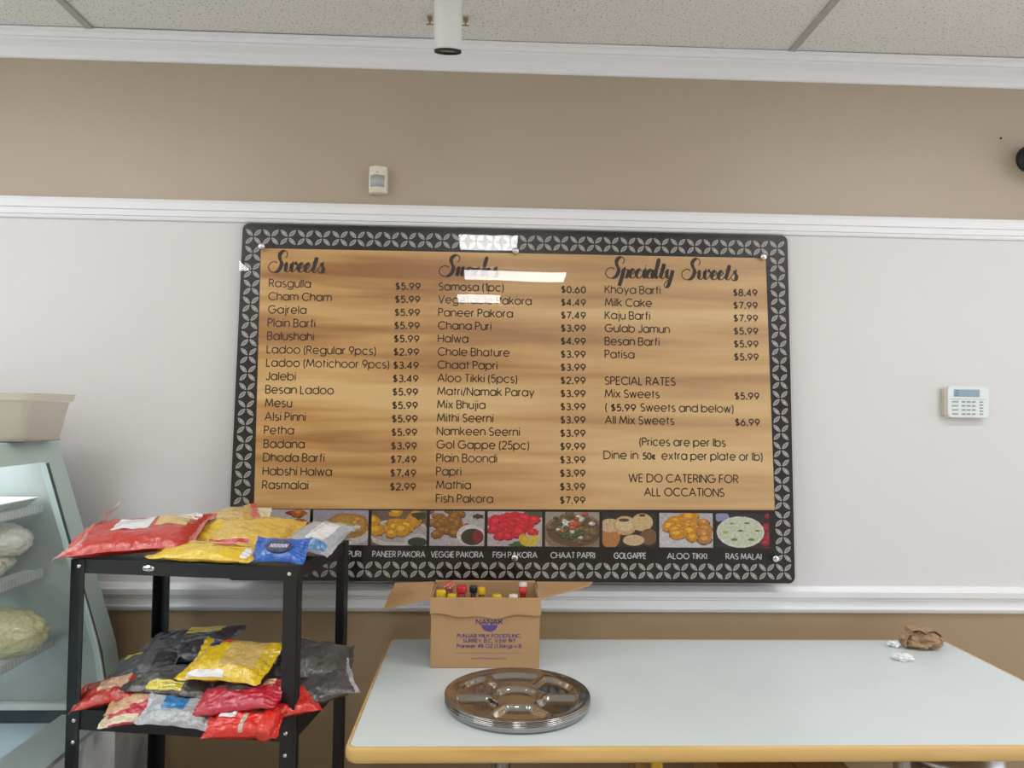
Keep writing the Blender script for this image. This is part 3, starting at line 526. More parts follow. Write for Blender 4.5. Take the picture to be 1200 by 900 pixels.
for i, (x, l) in enumerate(((-.193, 'left'), (-.0765, 'right'))):
    t = thing('ceiling_clip', 'small brass clip on the ceiling at the %s of the white lamp' % l, 'clip', (x-.0, 2.42, 2.785))
    b = MB(); b.box(-.008, .008, -.012, .012, .004, .010); b.box(-.003, .003, -.003, .003, -.012, .004); b.build('clip_plate', 'brass', t)
    b = MB(); b.box(-.012, .012, -.002, .002, -.014, -.011); b.build('clip_tab', 'brass', t)
t = thing('wall_camera', 'black round fixture on the upper wall cut off by the right edge', 'fixture', (1.985, WY, 2.462))
b = MB(); b.lathe([(0, 0), (.05, 0), (.05, -.012), (.02, -.016), (.018, -.05), (0, -.05)], 24, (0, 0, 0), ax=1); b.build('mount', 'black_pl', t, smooth=True)
b = MB(); b.lathe([(0, -.16), (.03, -.155), (.055, -.135), (.066, -.10), (.055, -.065), (.03, -.048), (0, -.045)], 24, (0, 0, 0), ax=1); b.build('dome', 'black_pl', t, smooth=True)
b = MB(); b.lathe([(0, -.004), (.003, -.003), (.004, 0)], 10, (1.88, WY, 2.538), ax=1); tag(b.build('wall_anchor', 'dark_gap', smooth=True), 'tiny dark screw hole plug on the upper tan wall', 'screw')

# ------------------------------------------------------------------ table
TX0, TX1, TY0, TY1 = -.300, 1.592, 1.735, 2.552
tb = thing('dining_table', 'long pale grey laminate table with rounded oak edge against the wall', 'table', (0, 0, 0))
def rr2(x0, x1, y0, y1, r, n=6):
    pts = []
    for cx, cy, a in ((x1-r, y1-r, 0), (x0+r, y1-r, 90), (x0+r, y0+r, 180), (x1-r, y0+r, 270)):
        pts += [(cx+r*math.cos(math.radians(a+90*k/n)), cy+r*math.sin(math.radians(a+90*k/n))) for k in range(n+1)]
    return pts
P0 = rr2(TX0+.008, TX1-.008, TY0+.008, TY1-.008, .022); m_ = len(P0)
b = MB(); b.add([(x, y, .735) for x, y in P0]+[(x, y, .75) for x, y in P0], [tuple(range(m_))[::-1], tuple(range(m_, 2*m_))]+[(i, (i+1) % m_, (i+1) % m_+m_, i+m_) for i in range(m_)]); b.build('table_top', 'laminate', tb)
b = MB(); rings = []
for off, z in ((-.007, .7502), (-.003, .7506), (.000, .7485), (.0025, .742), (.003, .733), (.0025, .724), (0, .717), (-.004, .714), (-.05, .714)):
    rings.append([(x, y, z) for x, y in rr2(TX0-off, TX1+off, TY0-off, TY1+off, .03+off if off > -.02 else .01)])
for i in range(len(rings)-1): b.add(rings[i]+rings[i+1], [(k, (k+1) % m_, (k+1) % m_+m_, k+m_) for k in range(m_)])
b.build('edge_band', 'edge_wood', tb, smooth=True)
bx('underside', 'card_in', TX0+.03, TX1-.03, TY0+.03, TY1-.03, .716, .735, tb)
for x in (.063, 1.104):
    for y in (1.95, 2.40):
        b = MB(); b.lathe([(0, .716), (.045, .716), (.045, .708), (.021, .702), (.021, .03), (.03, .02), (.03, 0), (0, 0)], 24, (x, y, 0)); b.build('leg', 'chrome', tb, smooth=True)
    bx('foot_rail', 'black_pl', x-.02, x+.02, 1.90, 2.45, .10, .13, tb)

# ------------------------------------------------------------------ carton with bottles
ct = thing('open_carton', 'open brown cardboard carton with purple print on the grey table', 'box', (.0165, 2.262, .7507))
hw, dp, hb = .162, .205, .204; th = .004
b = MB()
b.box(-hw, hw, 0, th, 0, hb); b.box(-hw, hw, dp-th, dp, 0, hb+.006); b.box(-hw, -hw+th, th, dp-th, 0, hb); b.box(hw-th, hw, th, dp-th, 0, hb); b.box(-hw+th, hw-th, th, dp-th, 0, th)
b.build('carton_body', 'card', ct, bevel=.0015)
def slab(name, q4, tk, m, par):
    q4 = [Vector(q) for q in q4]; nn = (q4[1]-q4[0]).cross(q4[3]-q4[0]).normalized()*tk
    b = MB(); b.hexa(q4+[q+nn for q in q4]); return b.build(name, m, par, bevel=.001)
slab('flap', [(-hw-.003, .002, hb+.001), (-hw-.145, .03, hb-.038), (-hw-.130, .195, hb+.002), (-hw-.003, dp-.002, hb+.004)], .004, 'card', ct)
slab('flap', [(hw+.003, .002, hb+.002), (hw+.003, dp-.002, hb+.006), (hw+.18, .15, hb+.018), (hw+.150, .04, hb+.032)], .004, 'card', ct)
# front flap folded down over the face, wavy lower edge; back flap folded down behind
b = MB(); n = 14; vs = []
for k in range(n+1):
    x = -hw-.003+(2*hw+.006)*k/n; t_ = abs(k/n-.45)*2; dz = -.042-.012*math.exp(-((k/n-.5)*3)**2)+.004*math.sin(k*1.3)
    for y_, z_ in ((.002, hb+.003), (-.003, hb+.001), (-.008-.001*math.sin(k), hb+dz), (-.004, hb+dz), (.0, hb-.003)): vs.append((x, y_, z_))
b.add(vs, [(k*5+i, k*5+(i+1) % 5, (k+1)*5+(i+1) % 5, (k+1)*5+i) for k in range(n) for i in range(5)]+[(0, 1, 2, 3, 4), tuple(n*5+i for i in range(5))[::-1]])
b.build('flap', 'card', ct)
slab('flap', [(-hw, dp+.003, hb+.008), (hw, dp+.003, hb+.008), (hw, dp+.03, hb-.09), (-hw, dp+.03, hb-.09)], -.004, 'card', ct)
b = flat(); Y_ = -.0006
for s, z, h, w_, th_ in [('PUNJAB MILK FOODS INC.', .090, .0098, .190, .2), ('SURREY, B.C. V3W 1R7', .0755, .0098, .155, .2), ('Paneer 48 OZ (1.36kg) x 8', .060, .0098, .190, .2), ('www.nanakfoods.com', .026, .0058, .105, .13)]:
    text(b, s, .012, z, h, Y_, th=th_, align='c', width=w_)
b.box(-.092, .108, Y_, Y_+.0001, .0435, .0442)
b.build('printed_lettering', 'purple', ct)
b = flat(); text(b, 'NANAK', .012, .129, .013, Y_-.0002, th=.24, align='c', width=.078)
b.add([(.012+.024*math.cos(PI+PI*k/14), Y_, .127+.020*math.sin(PI+PI*k/14)) for k in range(15)], [tuple(range(15))])
b.build('logo', 'purple', ct)
caps = [(-.119, 2.312, .968, 'cap_yellow', .015, 'yellow capped bottle at the left front corner of the carton'), (-.099, 2.40, .972, 'cap_pink', .015, 'bottle with red and white patterned cap at the back left in the carton'), (-.086, 2.292, .961, 'cap_yellow', .013, 'low yellow capped bottle second from the left in the carton'), (-.058, 2.35, .973, 'cap_red', .0165, 'bottle with wide plain red cap in the carton'),
        (-.022, 2.375, .967, 'cap_black', .012, 'black capped bottle in the carton'), (.004, 2.36, .965, 'cap_yellow', .0115, 'tall yellow capped bottle right of the black capped one'), (.050, 2.292, .9605, 'cap_yellow', .014, 'low yellow capped bottle in the middle front of the carton'), (.100, 2.292, .9605, 'cap_white', .0135, 'low white capped bottle at the right front of the carton'), (.134, 2.385, .976, 'cap_white', .0125, 'white capped bottle with red neck at the back right of the carton')]
for x, y, zt, cm, r, l in caps:
    t = thing('sauce_bottle', l, 'bottle', (x, y, .7555), 0, 'bottles in the carton'); h = zt-.7555; rb = min(r*1.25, .018)
    b = MB(); b.lathe([(0, 0), (rb, .001), (rb, h*.62), (r*.75, h*.80), (r*.72, h-.012), (0, h-.012)], 20)
    b.build('bottle_body', 'sauce_red' if cm in ('cap_white', 'cap_red') and l.find('low') < 0 else 'sauce_brown', t, smooth=True)
    b = MB(); ch = .02 if cm != 'cap_white' or 'low' in l else .012
    b.lathe([(r, h-ch), (r, h-.003), (r*.9, h), (0, h)], 20); b.build('cap', cm, t, smooth=True)
    if 'neck' in l:
        b = MB(); b.lathe([(r*1.1, h-.032), (r*1.1, h-.0125), (r*.6, h-.0122)], 20); b.build('neck_band', 'cap_red', t, smooth=True)
    if 'patterned' in l:
        b = MB()
        for k in range(6): a = -PI/2+(k-2.5)*.5; b.box(-.002, .002, -.001, .001, h-.016+.004*(k % 3), h-.012+.004*(k % 3), Matrix.Rotation(a+PI/2, 3, 'Z'), (r*1.01*math.cos(a), r*1.01*math.sin(a), 0))
        b.build('cap_pattern', 'cap_white', t)

# ------------------------------------------------------------------ steel compartment plates
def plate_mesh(full=True):
    Rr = .187; nr, na = 46, 120; vs = []; fs = []
    def hgt(r, a):
        x, y = r*math.cos(a), r*math.sin(a)
        z = 0
        def well(d, deep, soft):   # d: signed distance inside
            t = max(0, min(1, d/soft)); return -deep*(t*t*(3-2*t))
        z += well(.060-r, .0125, .014)
        if .066 < r < .166:
            k = (a-PI/2+PI/6) % (PI/3)-PI/6          # angle within sector; sectors centred at 90, 150 ...
            dr = min(r-.068, .163-r); da = (PI/6-abs(k))*r-.005
            # rounded rectangle distance
            d = min(dr, da); q = .018
            if dr < q and da < q: d = q-math.hypot(q-dr, q-da)
            z += well(d, .0125, .013)
        if r > .166: z += .004*min(1, (r-.166)/.012)
        return z
    for i in range(nr+1):
        r = Rr*i/nr
        for j in range(na): a = 2*PI*j/na; vs.append((r*math.cos(a), r*math.sin(a), .0135+hgt(r, a)))
    for i in range(nr):
        for j in range(na): fs.append((i*na+j, i*na+(j+1) % na, (i+1)*na+(j+1) % na, (i+1)*na+j))
    b = MB(); b.add(vs, fs); return b
def rim_mesh():
    b = MB(); R_ = .187
    b.lathe([(R_-.003, .0172), (R_-.001, .0184), (R_+.001, .0186), (R_+.0022, .0178), (R_+.0022, .0166), (R_+.0002, .0160), (R_-.0015, .006), (R_-.007, .001), (R_-.012, .0008)], 96); return b
pz = .7505
t0 = thing('compartment_plate', 'lowest steel compartment plate of the stack, resting on the table', 'plate', (.1005, 1.984, pz), 0, 'stack of steel compartment plates')
plate_mesh().build('dish', 'steel', t0, smooth=True); rim_mesh().build('rim', 'steel', t0, smooth=True)
for k, l in enumerate(['second steel compartment plate from the bottom of the stack', 'third steel compartment plate from the bottom of the stack', 'steel compartment plate directly under the topmost one', 'topmost steel compartment plate, its wells open to view']):
    c = copy_tree(t0); c.location = (.1005+random.uniform(-.0012, .0012), 1.984+random.uniform(-.0012, .0012), pz+.0034*(k+1)); c['label'] = l

# ------------------------------------------------------------------ crumpled paper
def crumple(name, label, cat, loc, dims, m, seed, rz=0, sub=4, amp=.35):
    import bmesh
    bm = bmesh.new(); bmesh.ops.create_icosphere(bm, subdivisions=sub, radius=1)
    for v in bm.verts:
        p = v.co.copy(); q = p*1.6+Vector((seed, seed*2, 0))
        r_ = 1+amp*(abs(noise.noise(q))*-2.2+.4)+amp*.5*(abs(noise.noise(q*2.6))*-2+.3)+amp*.2*noise.noise(q*6)
        v.co = Vector((p.x*dims[0]*r_, p.y*dims[1]*r_, p.z*dims[2]*r_))
    z0 = min(v.co.z for v in bm.verts)*.75
    for v in bm.verts: v.co.z = max(v.co.z, z0)-z0
    me = bpy.data.meshes.new(name); bm.to_mesh(me); bm.free(); me.materials.append(M[m])
    o = bpy.data.objects.new(name, me); C.objects.link(o); o.location = loc; o.rotation_euler = (0, 0, rz); tag(o, label, cat); return o
# brown napkin: wad + folded layers on top
t = thing('crumpled_paper_bag', 'crumpled brown paper bag at the back right corner of the table', 'paper', (1.462, 2.462, .7507), -.1)
o = crumple('paper_wad', None, None, (0, 0, 0), (.066, .045, .032), 'kraft', 3.1); o.parent = t
def fold(name, pts, w_, m, par, th=.0012, seed=0):
    b = MB(); n = len(pts); vs = []
    for i, (x, z) in enumerate(pts):
        for j in range(7):
            y = -w_/2+w_*j/6; nz_ = .004*noise.noise(Vector((x*60+seed, y*60, i*.7)))
            vs.append((x, y+.003*math.sin(i*2+j), z+nz_))
    fs = [(i*7+j, i*7+j+1, (i+1)*7+j+1, (i+1)*7+j) for i in range(n-1) for j in range(6)]
    b.add(vs, fs); o = b.build(name, m, par); s_ = o.modifiers.new('s', 'SOLIDIFY'); s_.thickness = th; return o
fold('paper_fold', [(-.045, .03), (-.040, .062), (-.020, .068), (.004, .052), (.03, .046), (.055, .034), (.062, .030)], .06, 'kraft', t, seed=2)
fold('paper_fold', [(-.01, .040), (.012, .060), (.03, .064), (.05, .050), (.066, .038)], .05, 'kraft', t, seed=5)
fold('paper_fold', [(-.062, .006), (-.06, .03), (-.052, .048), (-.034, .050), (-.018, .03)], .055, 'kraft', t, seed=9)
crumple('crumpled_tissue', 'small white crumpled tissue in front of the brown paper bag', 'tissue', (1.327, 2.335, .7507), (.031, .020, .013), 'paper', 8.3, -.45, 3, .42)
crumple('crumpled_tissue', 'tiny translucent white scrap left of the brown paper bag', 'tissue', (1.375, 2.475, .7507), (.021, .016, .010), 'paper', 5.7, -.3, 3, .6)

# ------------------------------------------------------------------ under the table
t = thing('cardboard_box', 'closed cardboard box on the floor under the table', 'box', (.880, 2.28, 0))
bx('box_body', 'card', -.188, .188, -.15, .15, 0, .495, t, bevel=.003)
bx('box_flap', 'card', -.188, .033, -.152, .152, .4955, .500, t); bx('box_flap', 'card', .038, .190, -.152, .152, .4955, .500, t)
t = thing('steel_bin', 'round stainless steel bin with lid under the right end of the table', 'bin', (1.375, 2.17, 0))
b = MB(); b.lathe([(0, 0), (.125, 0), (.128, .01), (.128, .53), (0, .53)], 48); b.build('bin_body', 'steel_b', t, smooth=True)
b = MB(); b.lathe([(.128, .531), (.134, .531), (.135, .545), (.128, .556), (.10, .566), (0, .572)], 48); b.build('lid', 'steel_b', t, smooth=True)
b = MB(); b.box(-.03, .03, -.012, .012, .571, .580); b.build('lid_handle', 'black_pl', t, bevel=.003)
t = thing('yellow_stand', 'yellow two sided folding floor stand under the front edge of the table', 'stand', (.452, 1.92, 0))
R1 = Matrix.Rotation(.05, 3, 'Y'); b = MB(); b.box(-.014, .014, -.012, .012, 0, .70); b.build('leg', 'pole_yellow', t, bevel=.003)
b = MB(); b.box(-.046, -.018, .03, .05, 0, .69); b.build('leg', 'amber', t, bevel=.003)
bx('top_hinge', 'pole_yellow', -.046, .014, -.012, .05, .685, .705, t)

# ------------------------------------------------------------------ black rack
TH = -.14; FL = Vector((-1.108, 2.096)); u_ = Vector((math.cos(TH), math.sin(TH))); v_ = Vector((-math.sin(TH), math.cos(TH)))
RW, RD, RT, RB = .634, .425, 1.097, .697
rk = thing('shelf_rack', 'black metal two tier shelf rack loaded with food bags', 'shelf', (FL.x, FL.y, 0), TH)
def angle_leg(x, y, sx, sy, top):
    b = MB(); w_ = .038; t_ = .0035
    b.box(min(x, x+sx*w_), max(x, x+sx*w_), min(y, y+sy*t_), max(y, y+sy*t_), 0, top)
    b.box(min(x, x+sx*t_), max(x, x+sx*t_), min(y, y+sy*w_), max(y, y+sy*w_), 0, top)
    b.box(min(x, x+sx*w_), max(x, x+sx*w_), min(y, y+sy*.022), max(y, y+sy*.022), 0, .02)
    o = b.build('leg', 'rack', rk, bevel=.0012)
    for z in (RT-.018, RB-.03, .61, .25, .10):
        bb = MB(); bb.lathe([(0, y-sy*.004), (.004, y-sy*.0035), (.006, y-sy*.001), (.006, y+sy*.001)], 12, (x+sx*.022, 0, z), ax=1); bb.build('bolt', 'chrome', o, smooth=True)
for x, y, sx, sy in ((0, 0, 1, 1), (RW, 0, -1, 1), (0, RD, 1, -1), (RW, RD, -1, -1)): angle_leg(x, y, sx, sy, RT)
def tier(z, hgt, l):
    b = MB(); e = .003
    b.box(e, RW-e, e, RD-e, z-.004, z)
    b.box(e+.001, RW-e-.001, e+.0005, e+.004, z-hgt, z); b.box(e+.001, RW-e-.001, RD-e-.004, RD-e-.0005, z-hgt, z)
    b.box(e+.001, e+.005, e, RD-e, z-hgt, z); b.box(RW-e-.005, RW-e-.001, e, RD-e, z-hgt, z)
    o = b.build('tier', 'rack', rk, bevel=.001); o['label'] = l
tier(RT+.001, .038, 'upper shelf tray'); tier(RB, .055, 'lower shelf tray'); tier(.16, .05, 'bottom shelf tray near the floor')
b = MB(); b.lathe([(0, -.004), (.014, -.003), (.017, 0)], 28, (0, 0, 0), ax=1); o = b.build('emblem', 'chrome', rk, smooth=True, loc=(.218, .003, RT-.018)); o.scale = (1, 1, .55); tag(o, 'small oval silver emblem on the upper shelf front')
b = MB(); b.box(-.009, .009, -.0050, -.0042, -.002, .002, Matrix.Rotation(-.3, 3, 'Y')); b.build('emblem_stroke', 'board_black', o)

# ------------------------------------------------------------------ food bags
F = {}
def film(name, c1, c2=None, scale=240, **k):
    F[name] = speckle_mat('film_'+name, srgb(*c1), srgb(*(c2 or c1)), scale, bump=k.get('bump', (38, .65, 5)), rough=k.get('rough', .38), coat=1)
film('red', (184, 28, 18), (200, 44, 24)); film('tan', (206, 170, 96), (222, 190, 120)); film('yellow', (226, 186, 20), (240, 204, 40)); film('besan', (220, 180, 74), (230, 194, 96))
film('lentil', (50, 50, 56), (78, 78, 86), 420); film('lentil2', (66, 64, 64), (90, 87, 85), 420); film('clear', (186, 190, 194), (204, 206, 210)); film('peach', (214, 168, 130), (228, 186, 150)); film('blue', (24, 84, 178), (34, 104, 200)); film('crimson', (186, 26, 52), (204, 40, 66))
film('scarlet', (222, 36, 26), (232, 54, 40)); film('silver', (166, 170, 176), (184, 188, 194)); film('cream', (222, 206, 170), (232, 218, 186)); film('lblue', (40, 118, 184), (56, 134, 196)); film('lyellow', (212, 192, 30), (226, 208, 60)); film('white', (228, 228, 230), (236, 236, 238)); film('navy', (30, 34, 96), (44, 48, 120)); film('green', (120, 148, 60), (140, 166, 80)); film('seal', (196, 176, 150), (214, 198, 176)); film('redseal', (190, 60, 52), (214, 120, 110)); film('ink', (30, 34, 66), (60, 64, 100)); film('greylentil', (68, 68, 70), (88, 87, 86), 420); film('whitemark', (196, 206, 232), (216, 222, 240))
def bag(name, label, loc, size, base, zones=(), yaw=0, pitch=0, roll=0, seal=None, seed=1, lump=.006, cat='food bag', group='bags on the rack', sagl=0, minz=None):
    """pillow bag: length along x, width along y, thickness z. zones: (child name, film, u0,u1,v0,v1) on the upper face, -1..1"""
    Ln, Wd, Tk = size; t = thing(name, label, cat, (0, 0, 0), 0, group)
    def P(u, v, side, off=0):
        uu = abs(u); vv = abs(v)
        prof = max(0, 1-uu**3.2)**.62*max(0, 1-vv**2.6)**.55
        w_ = Wd/2*(1-.10*(1-uu**2.0)*1+.02*math.sin(u*9+seed)); l_ = Ln/2*(1-.05*(1-vv*vv)+.015*math.sin(v*8+seed*2))
        q = Vector((u*2.1+seed*3.7, v*2.1, seed*1.3+side)); 
        cr = lump*(noise.noise(q)*1.0+.6*noise.noise(q*2.7)+.35*noise.noise(Vector((u*5, v*13, seed))))
        edge = .0022*math.sin(v*26+seed)*(uu > .8)
        z = side*(Tk/2*prof+off)+cr*(1 if side > 0 else .4)*min(1, prof*2+.25)+edge+sagl*(u*u)*-1
        return Vector((u*l_, v*w_, z))
    nu, nv = 40, 26
    def grid(u0, u1, v0, v1, nu, nv, side, off):
        vs = [P(u0+(u1-u0)*i/nu, v0+(v1-v0)*j/nv, side, off) for i in range(nu+1) for j in range(nv+1)]
        fs = [(i*(nv+1)+j, (i+1)*(nv+1)+j, (i+1)*(nv+1)+j+1, i*(nv+1)+j+1) for i in range(nu) for j in range(nv)]
        return vs, (fs if side > 0 else [f[::-1] for f in fs])
    R_ = Matrix.Rotation(yaw, 3, 'Z') @ Matrix.Rotation(pitch, 3, 'X') @ Matrix.Rotation(roll, 3, 'Y')
    dz = 0
    if minz is not None:
        lo = min((R_ @ P(-1+2*i/12, -1+2*j/12, -1)).z for i in range(13) for j in range(13))
        dz = max(0, minz-(loc[2]+lo)) if minz > 0 else 0
    t.location = (loc[0], loc[1], loc[2]+dz); t.rotation_euler = R_.to_euler()
    b = MB(); b.add(*grid(-1, 1, -1, 1, nu, nv, 1, 0)); b.add(*grid(-1, 1, -1, 1, nu, nv, -1, 0)); b.build('pouch', F[base], t, smooth=True)
    for zn in zones:
        nm, fm, u0, u1, v0, v1 = zn[:6]
        b = MB(); b.add(*grid(u0, u1, v0, v1, 14, 14, 1, .0009)); o = b.build(nm, F[fm], t, smooth=True)
        if len(zn) > 6: o['label'] = zn[6]
    for s in (-1, 1):
        b = MB(); vs = []; n = 26; ex = .018 if Ln > .2 else .012
        for i in range(4):
            for j in range(n+1):
                v = -1+2*j/n; p = P(s, v, 1); vs.append((p.x+s*ex*i/3, p.y*(1+.008*i), p.z+.0009*math.sin(j*1.9+i+seed)*(i+.3)+.006*i/3*math.sin(v*3+seed)))
        b.add(vs, [(i*(n+1)+j, (i+1)*(n+1)+j, (i+1)*(n+1)+j+1, i*(n+1)+j+1) for i in range(3) for j in range(n)]); b.build('seal', F[seal or base], t, smooth=True)
    return t
D2 = math.radians
top = RT+.002; low = RB+.001
t = bag('food_bag', 'large red bag with white label at the left end of the top shelf', (-.975, 2.20, 1.135), (.33, .25, .062), 'red', [('label', 'white', -.42, .22, -.25, .62, 'white printed label'), ('window', 'tan', .30, .85, -.1, .8, 'tan contents showing'), ('label', 'white', .55, .92, .45, .88, 'small white label')], yaw=D2(4), pitch=D2(13), roll=D2(-5), seal='redseal', seed=1, minz=top)
b = MB(); b.flat = True; vs = []
for k in range(6):
    for j in range(4): vs.append((-.150+.012*k+.014*math.sin(j), .045+.022*j, .012+.011*k+.005*math.sin(k*2+j*1.7)))
b.add(vs, [(k*4+j, k*4+j+1, k*4+j+5, k*4+j+4) for k in range(5) for j in range(3)]); o = b.build('film_tail', sheet_glass('clear_film', (.97, .93, .92, 1), .12, milk=.35, milkcol=srgb(226, 200, 192)), t, smooth=True); o['label'] = 'clear film tail standing up'
bag('food_bag', 'silver and tan bag behind the yellow bags on the top shelf', (-.825, 2.37, 1.145), (.24, .16, .05), 'tan', [('label', 'silver', -.8, -.1, -.8, .6, 'silver panel')], yaw=D2(25), pitch=D2(18), roll=D2(-14), seal='redseal', seed=2, minz=top)
bag('food_bag', 'pale tan bag with blue green strip at the back of the top shelf', (-.775, 2.42, 1.150), (.19, .12, .045), 'cream', [('label', 'lblue', -.6, .3, -.1, .8, 'blue green strip')], yaw=D2(12), pitch=D2(24), roll=D2(-10), seed=3, minz=top)
bag('food_bag', 'soft tan and yellow flour bag in the middle of the top shelf', (-.715, 2.27, 1.136), (.31, .22, .060), 'besan', [('label', 'yellow', -.95, -.35, -.8, .4, 'bright yellow corner'), ('label', 'crimson', -.35, .4, -.92, -.80, 'thin red stripe')], yaw=D2(-4), pitch=D2(14), seed=4, lump=.010, minz=top)
bag('food_bag', 'bright yellow bag along the front edge of the top shelf', (-.735, 2.085, 1.118), (.27, .12, .036), 'yellow', [('label', 'besan', -.5, .9, .45, .95, 'tan strip'), ('label', 'crimson', .0, .7, .28, .42, 'thin red stripe'), ('label', 'white', .82, .98, -.7, .2, 'white end')], yaw=D2(-10), pitch=D2(10), seed=5, minz=top)
t = bag('food_bag', 'small blue pouch with dark oval emblem on the right front of the top shelf', (-.535, 2.045, 1.134), (.128, .082, .034), 'blue', yaw=D2(-8), pitch=D2(42), seed=6, seal='blue', lump=.002, minz=top)
b = MB(); n = 28; b.add([(.037*math.cos(2*PI*k/n), .021*math.sin(2*PI*k/n)+.0, .0195) for k in range(n)]+[(.037*math.cos(2*PI*k/n), .021*math.sin(2*PI*k/n), .010) for k in range(n)], [tuple(range(n))]+[(k, (k+1) % n, (k+1) % n+n, k+n) for k in range(n)]); o = b.build('oval_emblem', F['ink'], t)
b = flat(); 
for k in range(5): ribbon(b, crom([(-.024+.010*k, -.006), (-.021+.010*k, .006), (-.018+.010*k, -.005), (-.015+.010*k, .007)], 4), .0011, 0)
ob = b.build('emblem_lettering', F['whitemark'], o); ob.rotation_euler = (-PI/2, 0, 0); ob.location = (0, 0, .0203)
bag('food_bag', 'silver white bag with blue lower corner at the right back of the top shelf', (-.468, 2.19, 1.142), (.15, .19, .062), 'silver', [('label', 'white', -.1, .75, -.6, .5, 'white label'), ('label', 'green', -.8, .9, .74, .96, 'green edge'), ('label', 'lblue', .3, .95, -.95, -.65, 'blue corner')], yaw=D2(-20), pitch=D2(16), seed=7, minz=top)
# lower shelf, back to front
bag('food_bag', 'dark lentil bag with yellow label on top of the pile', (-.880, 2.32, .795), (.27, .19, .060), 'lentil', [('label', 'lyellow', -.05, .75, .25, .9, 'yellow label')], yaw=D2(-6), pitch=D2(16), roll=D2(-8), seed=8, seal='lentil2', minz=low)
bag('food_bag', 'dark lentil bag with a yellow corner at the left of the pile', (-.965, 2.23, .762), (.20, .18, .055), 'lentil', [('label', 'lyellow', -.7, -.1, .45, .9, 'yellow corner')], yaw=D2(4), pitch=D2(14), roll=D2(-16), seed=9, seal='lentil2', minz=low)
bag('food_bag', 'grey lentil bag with long yellow front label in mid pile', (-.83, 2.14, .757), (.22, .14, .05), 'lentil2', [('label', 'lyellow', -.55, .35, -.95, -.55, 'long yellow label')], yaw=D2(-8), pitch=D2(12), roll=D2(3), seed=10, seal='greylentil', minz=low)
bag('food_bag', 'yellow bag with tan grain and blue corner on top of the pile', (-.672, 2.10, .824), (.215, .155, .050), 'yellow', [('window', 'tan', -.15, .85, -.5, .85, 'tan grain window'), ('label', 'navy', -.85, -.5, .45, .85, 'blue corner'), ('label', 'scarlet', -.48, -.22, .6, .9, 'red patch'), ('label', 'white', -.9, .1, -.96, -.72, 'white edge')], yaw=D2(-14), pitch=D2(26), roll=D2(-2), seed=11)
bag('food_bag', 'dark grey lentil bag with yellow green edge at the right back', (-.470, 2.21, .790), (.20, .19, .065), 'greylentil', [('label', 'lyellow', -.9, -.1, .7, .95, 'yellow green edge')], yaw=D2(10), pitch=D2(16), roll=D2(14), seed=12, seal='greylentil', minz=low)
bag('food_bag', 'plain dark grey lentil bag at the right edge of the lower shelf', (-.447, 2.13, .746), (.18, .16, .05), 'greylentil', [('label', 'crimson', -.95, -.6, -.8, .5, 'pink red end')], yaw=D2(22), pitch=D2(14), roll=D2(-12), seed=13, seal='clear', minz=low)
bag('food_bag', 'red bag with peach window at the left end of the lower shelf', (-1.01, 2.13, .725), (.155, .12, .038), 'red', [('window', 'peach', -.35, .7, -.35, .7, 'peach contents showing')], yaw=D2(10), pitch=D2(16), roll=D2(-12), seed=14, minz=low)
bag('food_bag', 'pale peach bag lying under the dark lentil bags', (-.89, 2.10, .716), (.17, .12, .036), 'peach', [('label', 'white', -.4, .3, .0, .6, 'white patch')], yaw=D2(6), pitch=D2(16), seed=15, minz=low)
bag('food_bag', 'small red and cream bag hanging over the shelf lip', (-.900, 2.050, .696), (.15, .085, .028), 'crimson', [('window', 'cream', -.98, .2, -.95, -.45, 'cream lower edge')], yaw=D2(4), pitch=D2(26), roll=D2(-8), seed=16, seal='cream', minz=.680)
bag('food_bag', 'clear grey bag with sky blue label at the shelf front', (-.785, 2.03, .706), (.165, .095, .032), 'silver', [('label', 'lblue', -.55, .2, -.1, .95, 'sky blue label')], yaw=D2(-4), pitch=D2(30), roll=D2(6), seed=17, seal='clear', minz=.683)
bag('food_bag', 'crimson bag with grey upper side near the right front leg', (-.635, 2.03, .752), (.23, .10, .042), 'crimson', [('window', 'greylentil', -.3, .35, .1, .8, 'grey contents showing'), ('label', 'ink', .3, .62, .2, .8, 'dark label'), ('label', 'peach', .66, .9, .3, .9, 'peach patch')], yaw=D2(-6), pitch=D2(26), roll=D2(-12), seed=18)
t = bag('food_bag', 'bright red rolled bag with white mark on the shelf front', (-.600, 1.978, .702), (.185, .08, .05), 'scarlet', [('label', 'white', -.75, -.2, .1, .8, 'white patch'), ('label', 'seal', .02, .16, -.9, .6, 'pale stripe')], yaw=D2(-8), pitch=D2(26), roll=D2(-5), seed=19, lump=.007, minz=RB-.03)
b = MB(); rr_ = [(0, -.040), (.010, -.043), (.020, -.041), (.0235, -.034), (.0225, 0), (.0235, .034), (.020, .041), (0, .043)]; b.lathe(rr_, 20, (.068, 0, .006), ax=1); b.build('rolled_end', F['scarlet'], t, smooth=True)
bag('food_bag', 'small red pouch half hidden behind the right front leg', (-.500, 2.05, .735), (.12, .11, .04), 'scarlet', yaw=D2(30), pitch=D2(20), seed=20, minz=low)

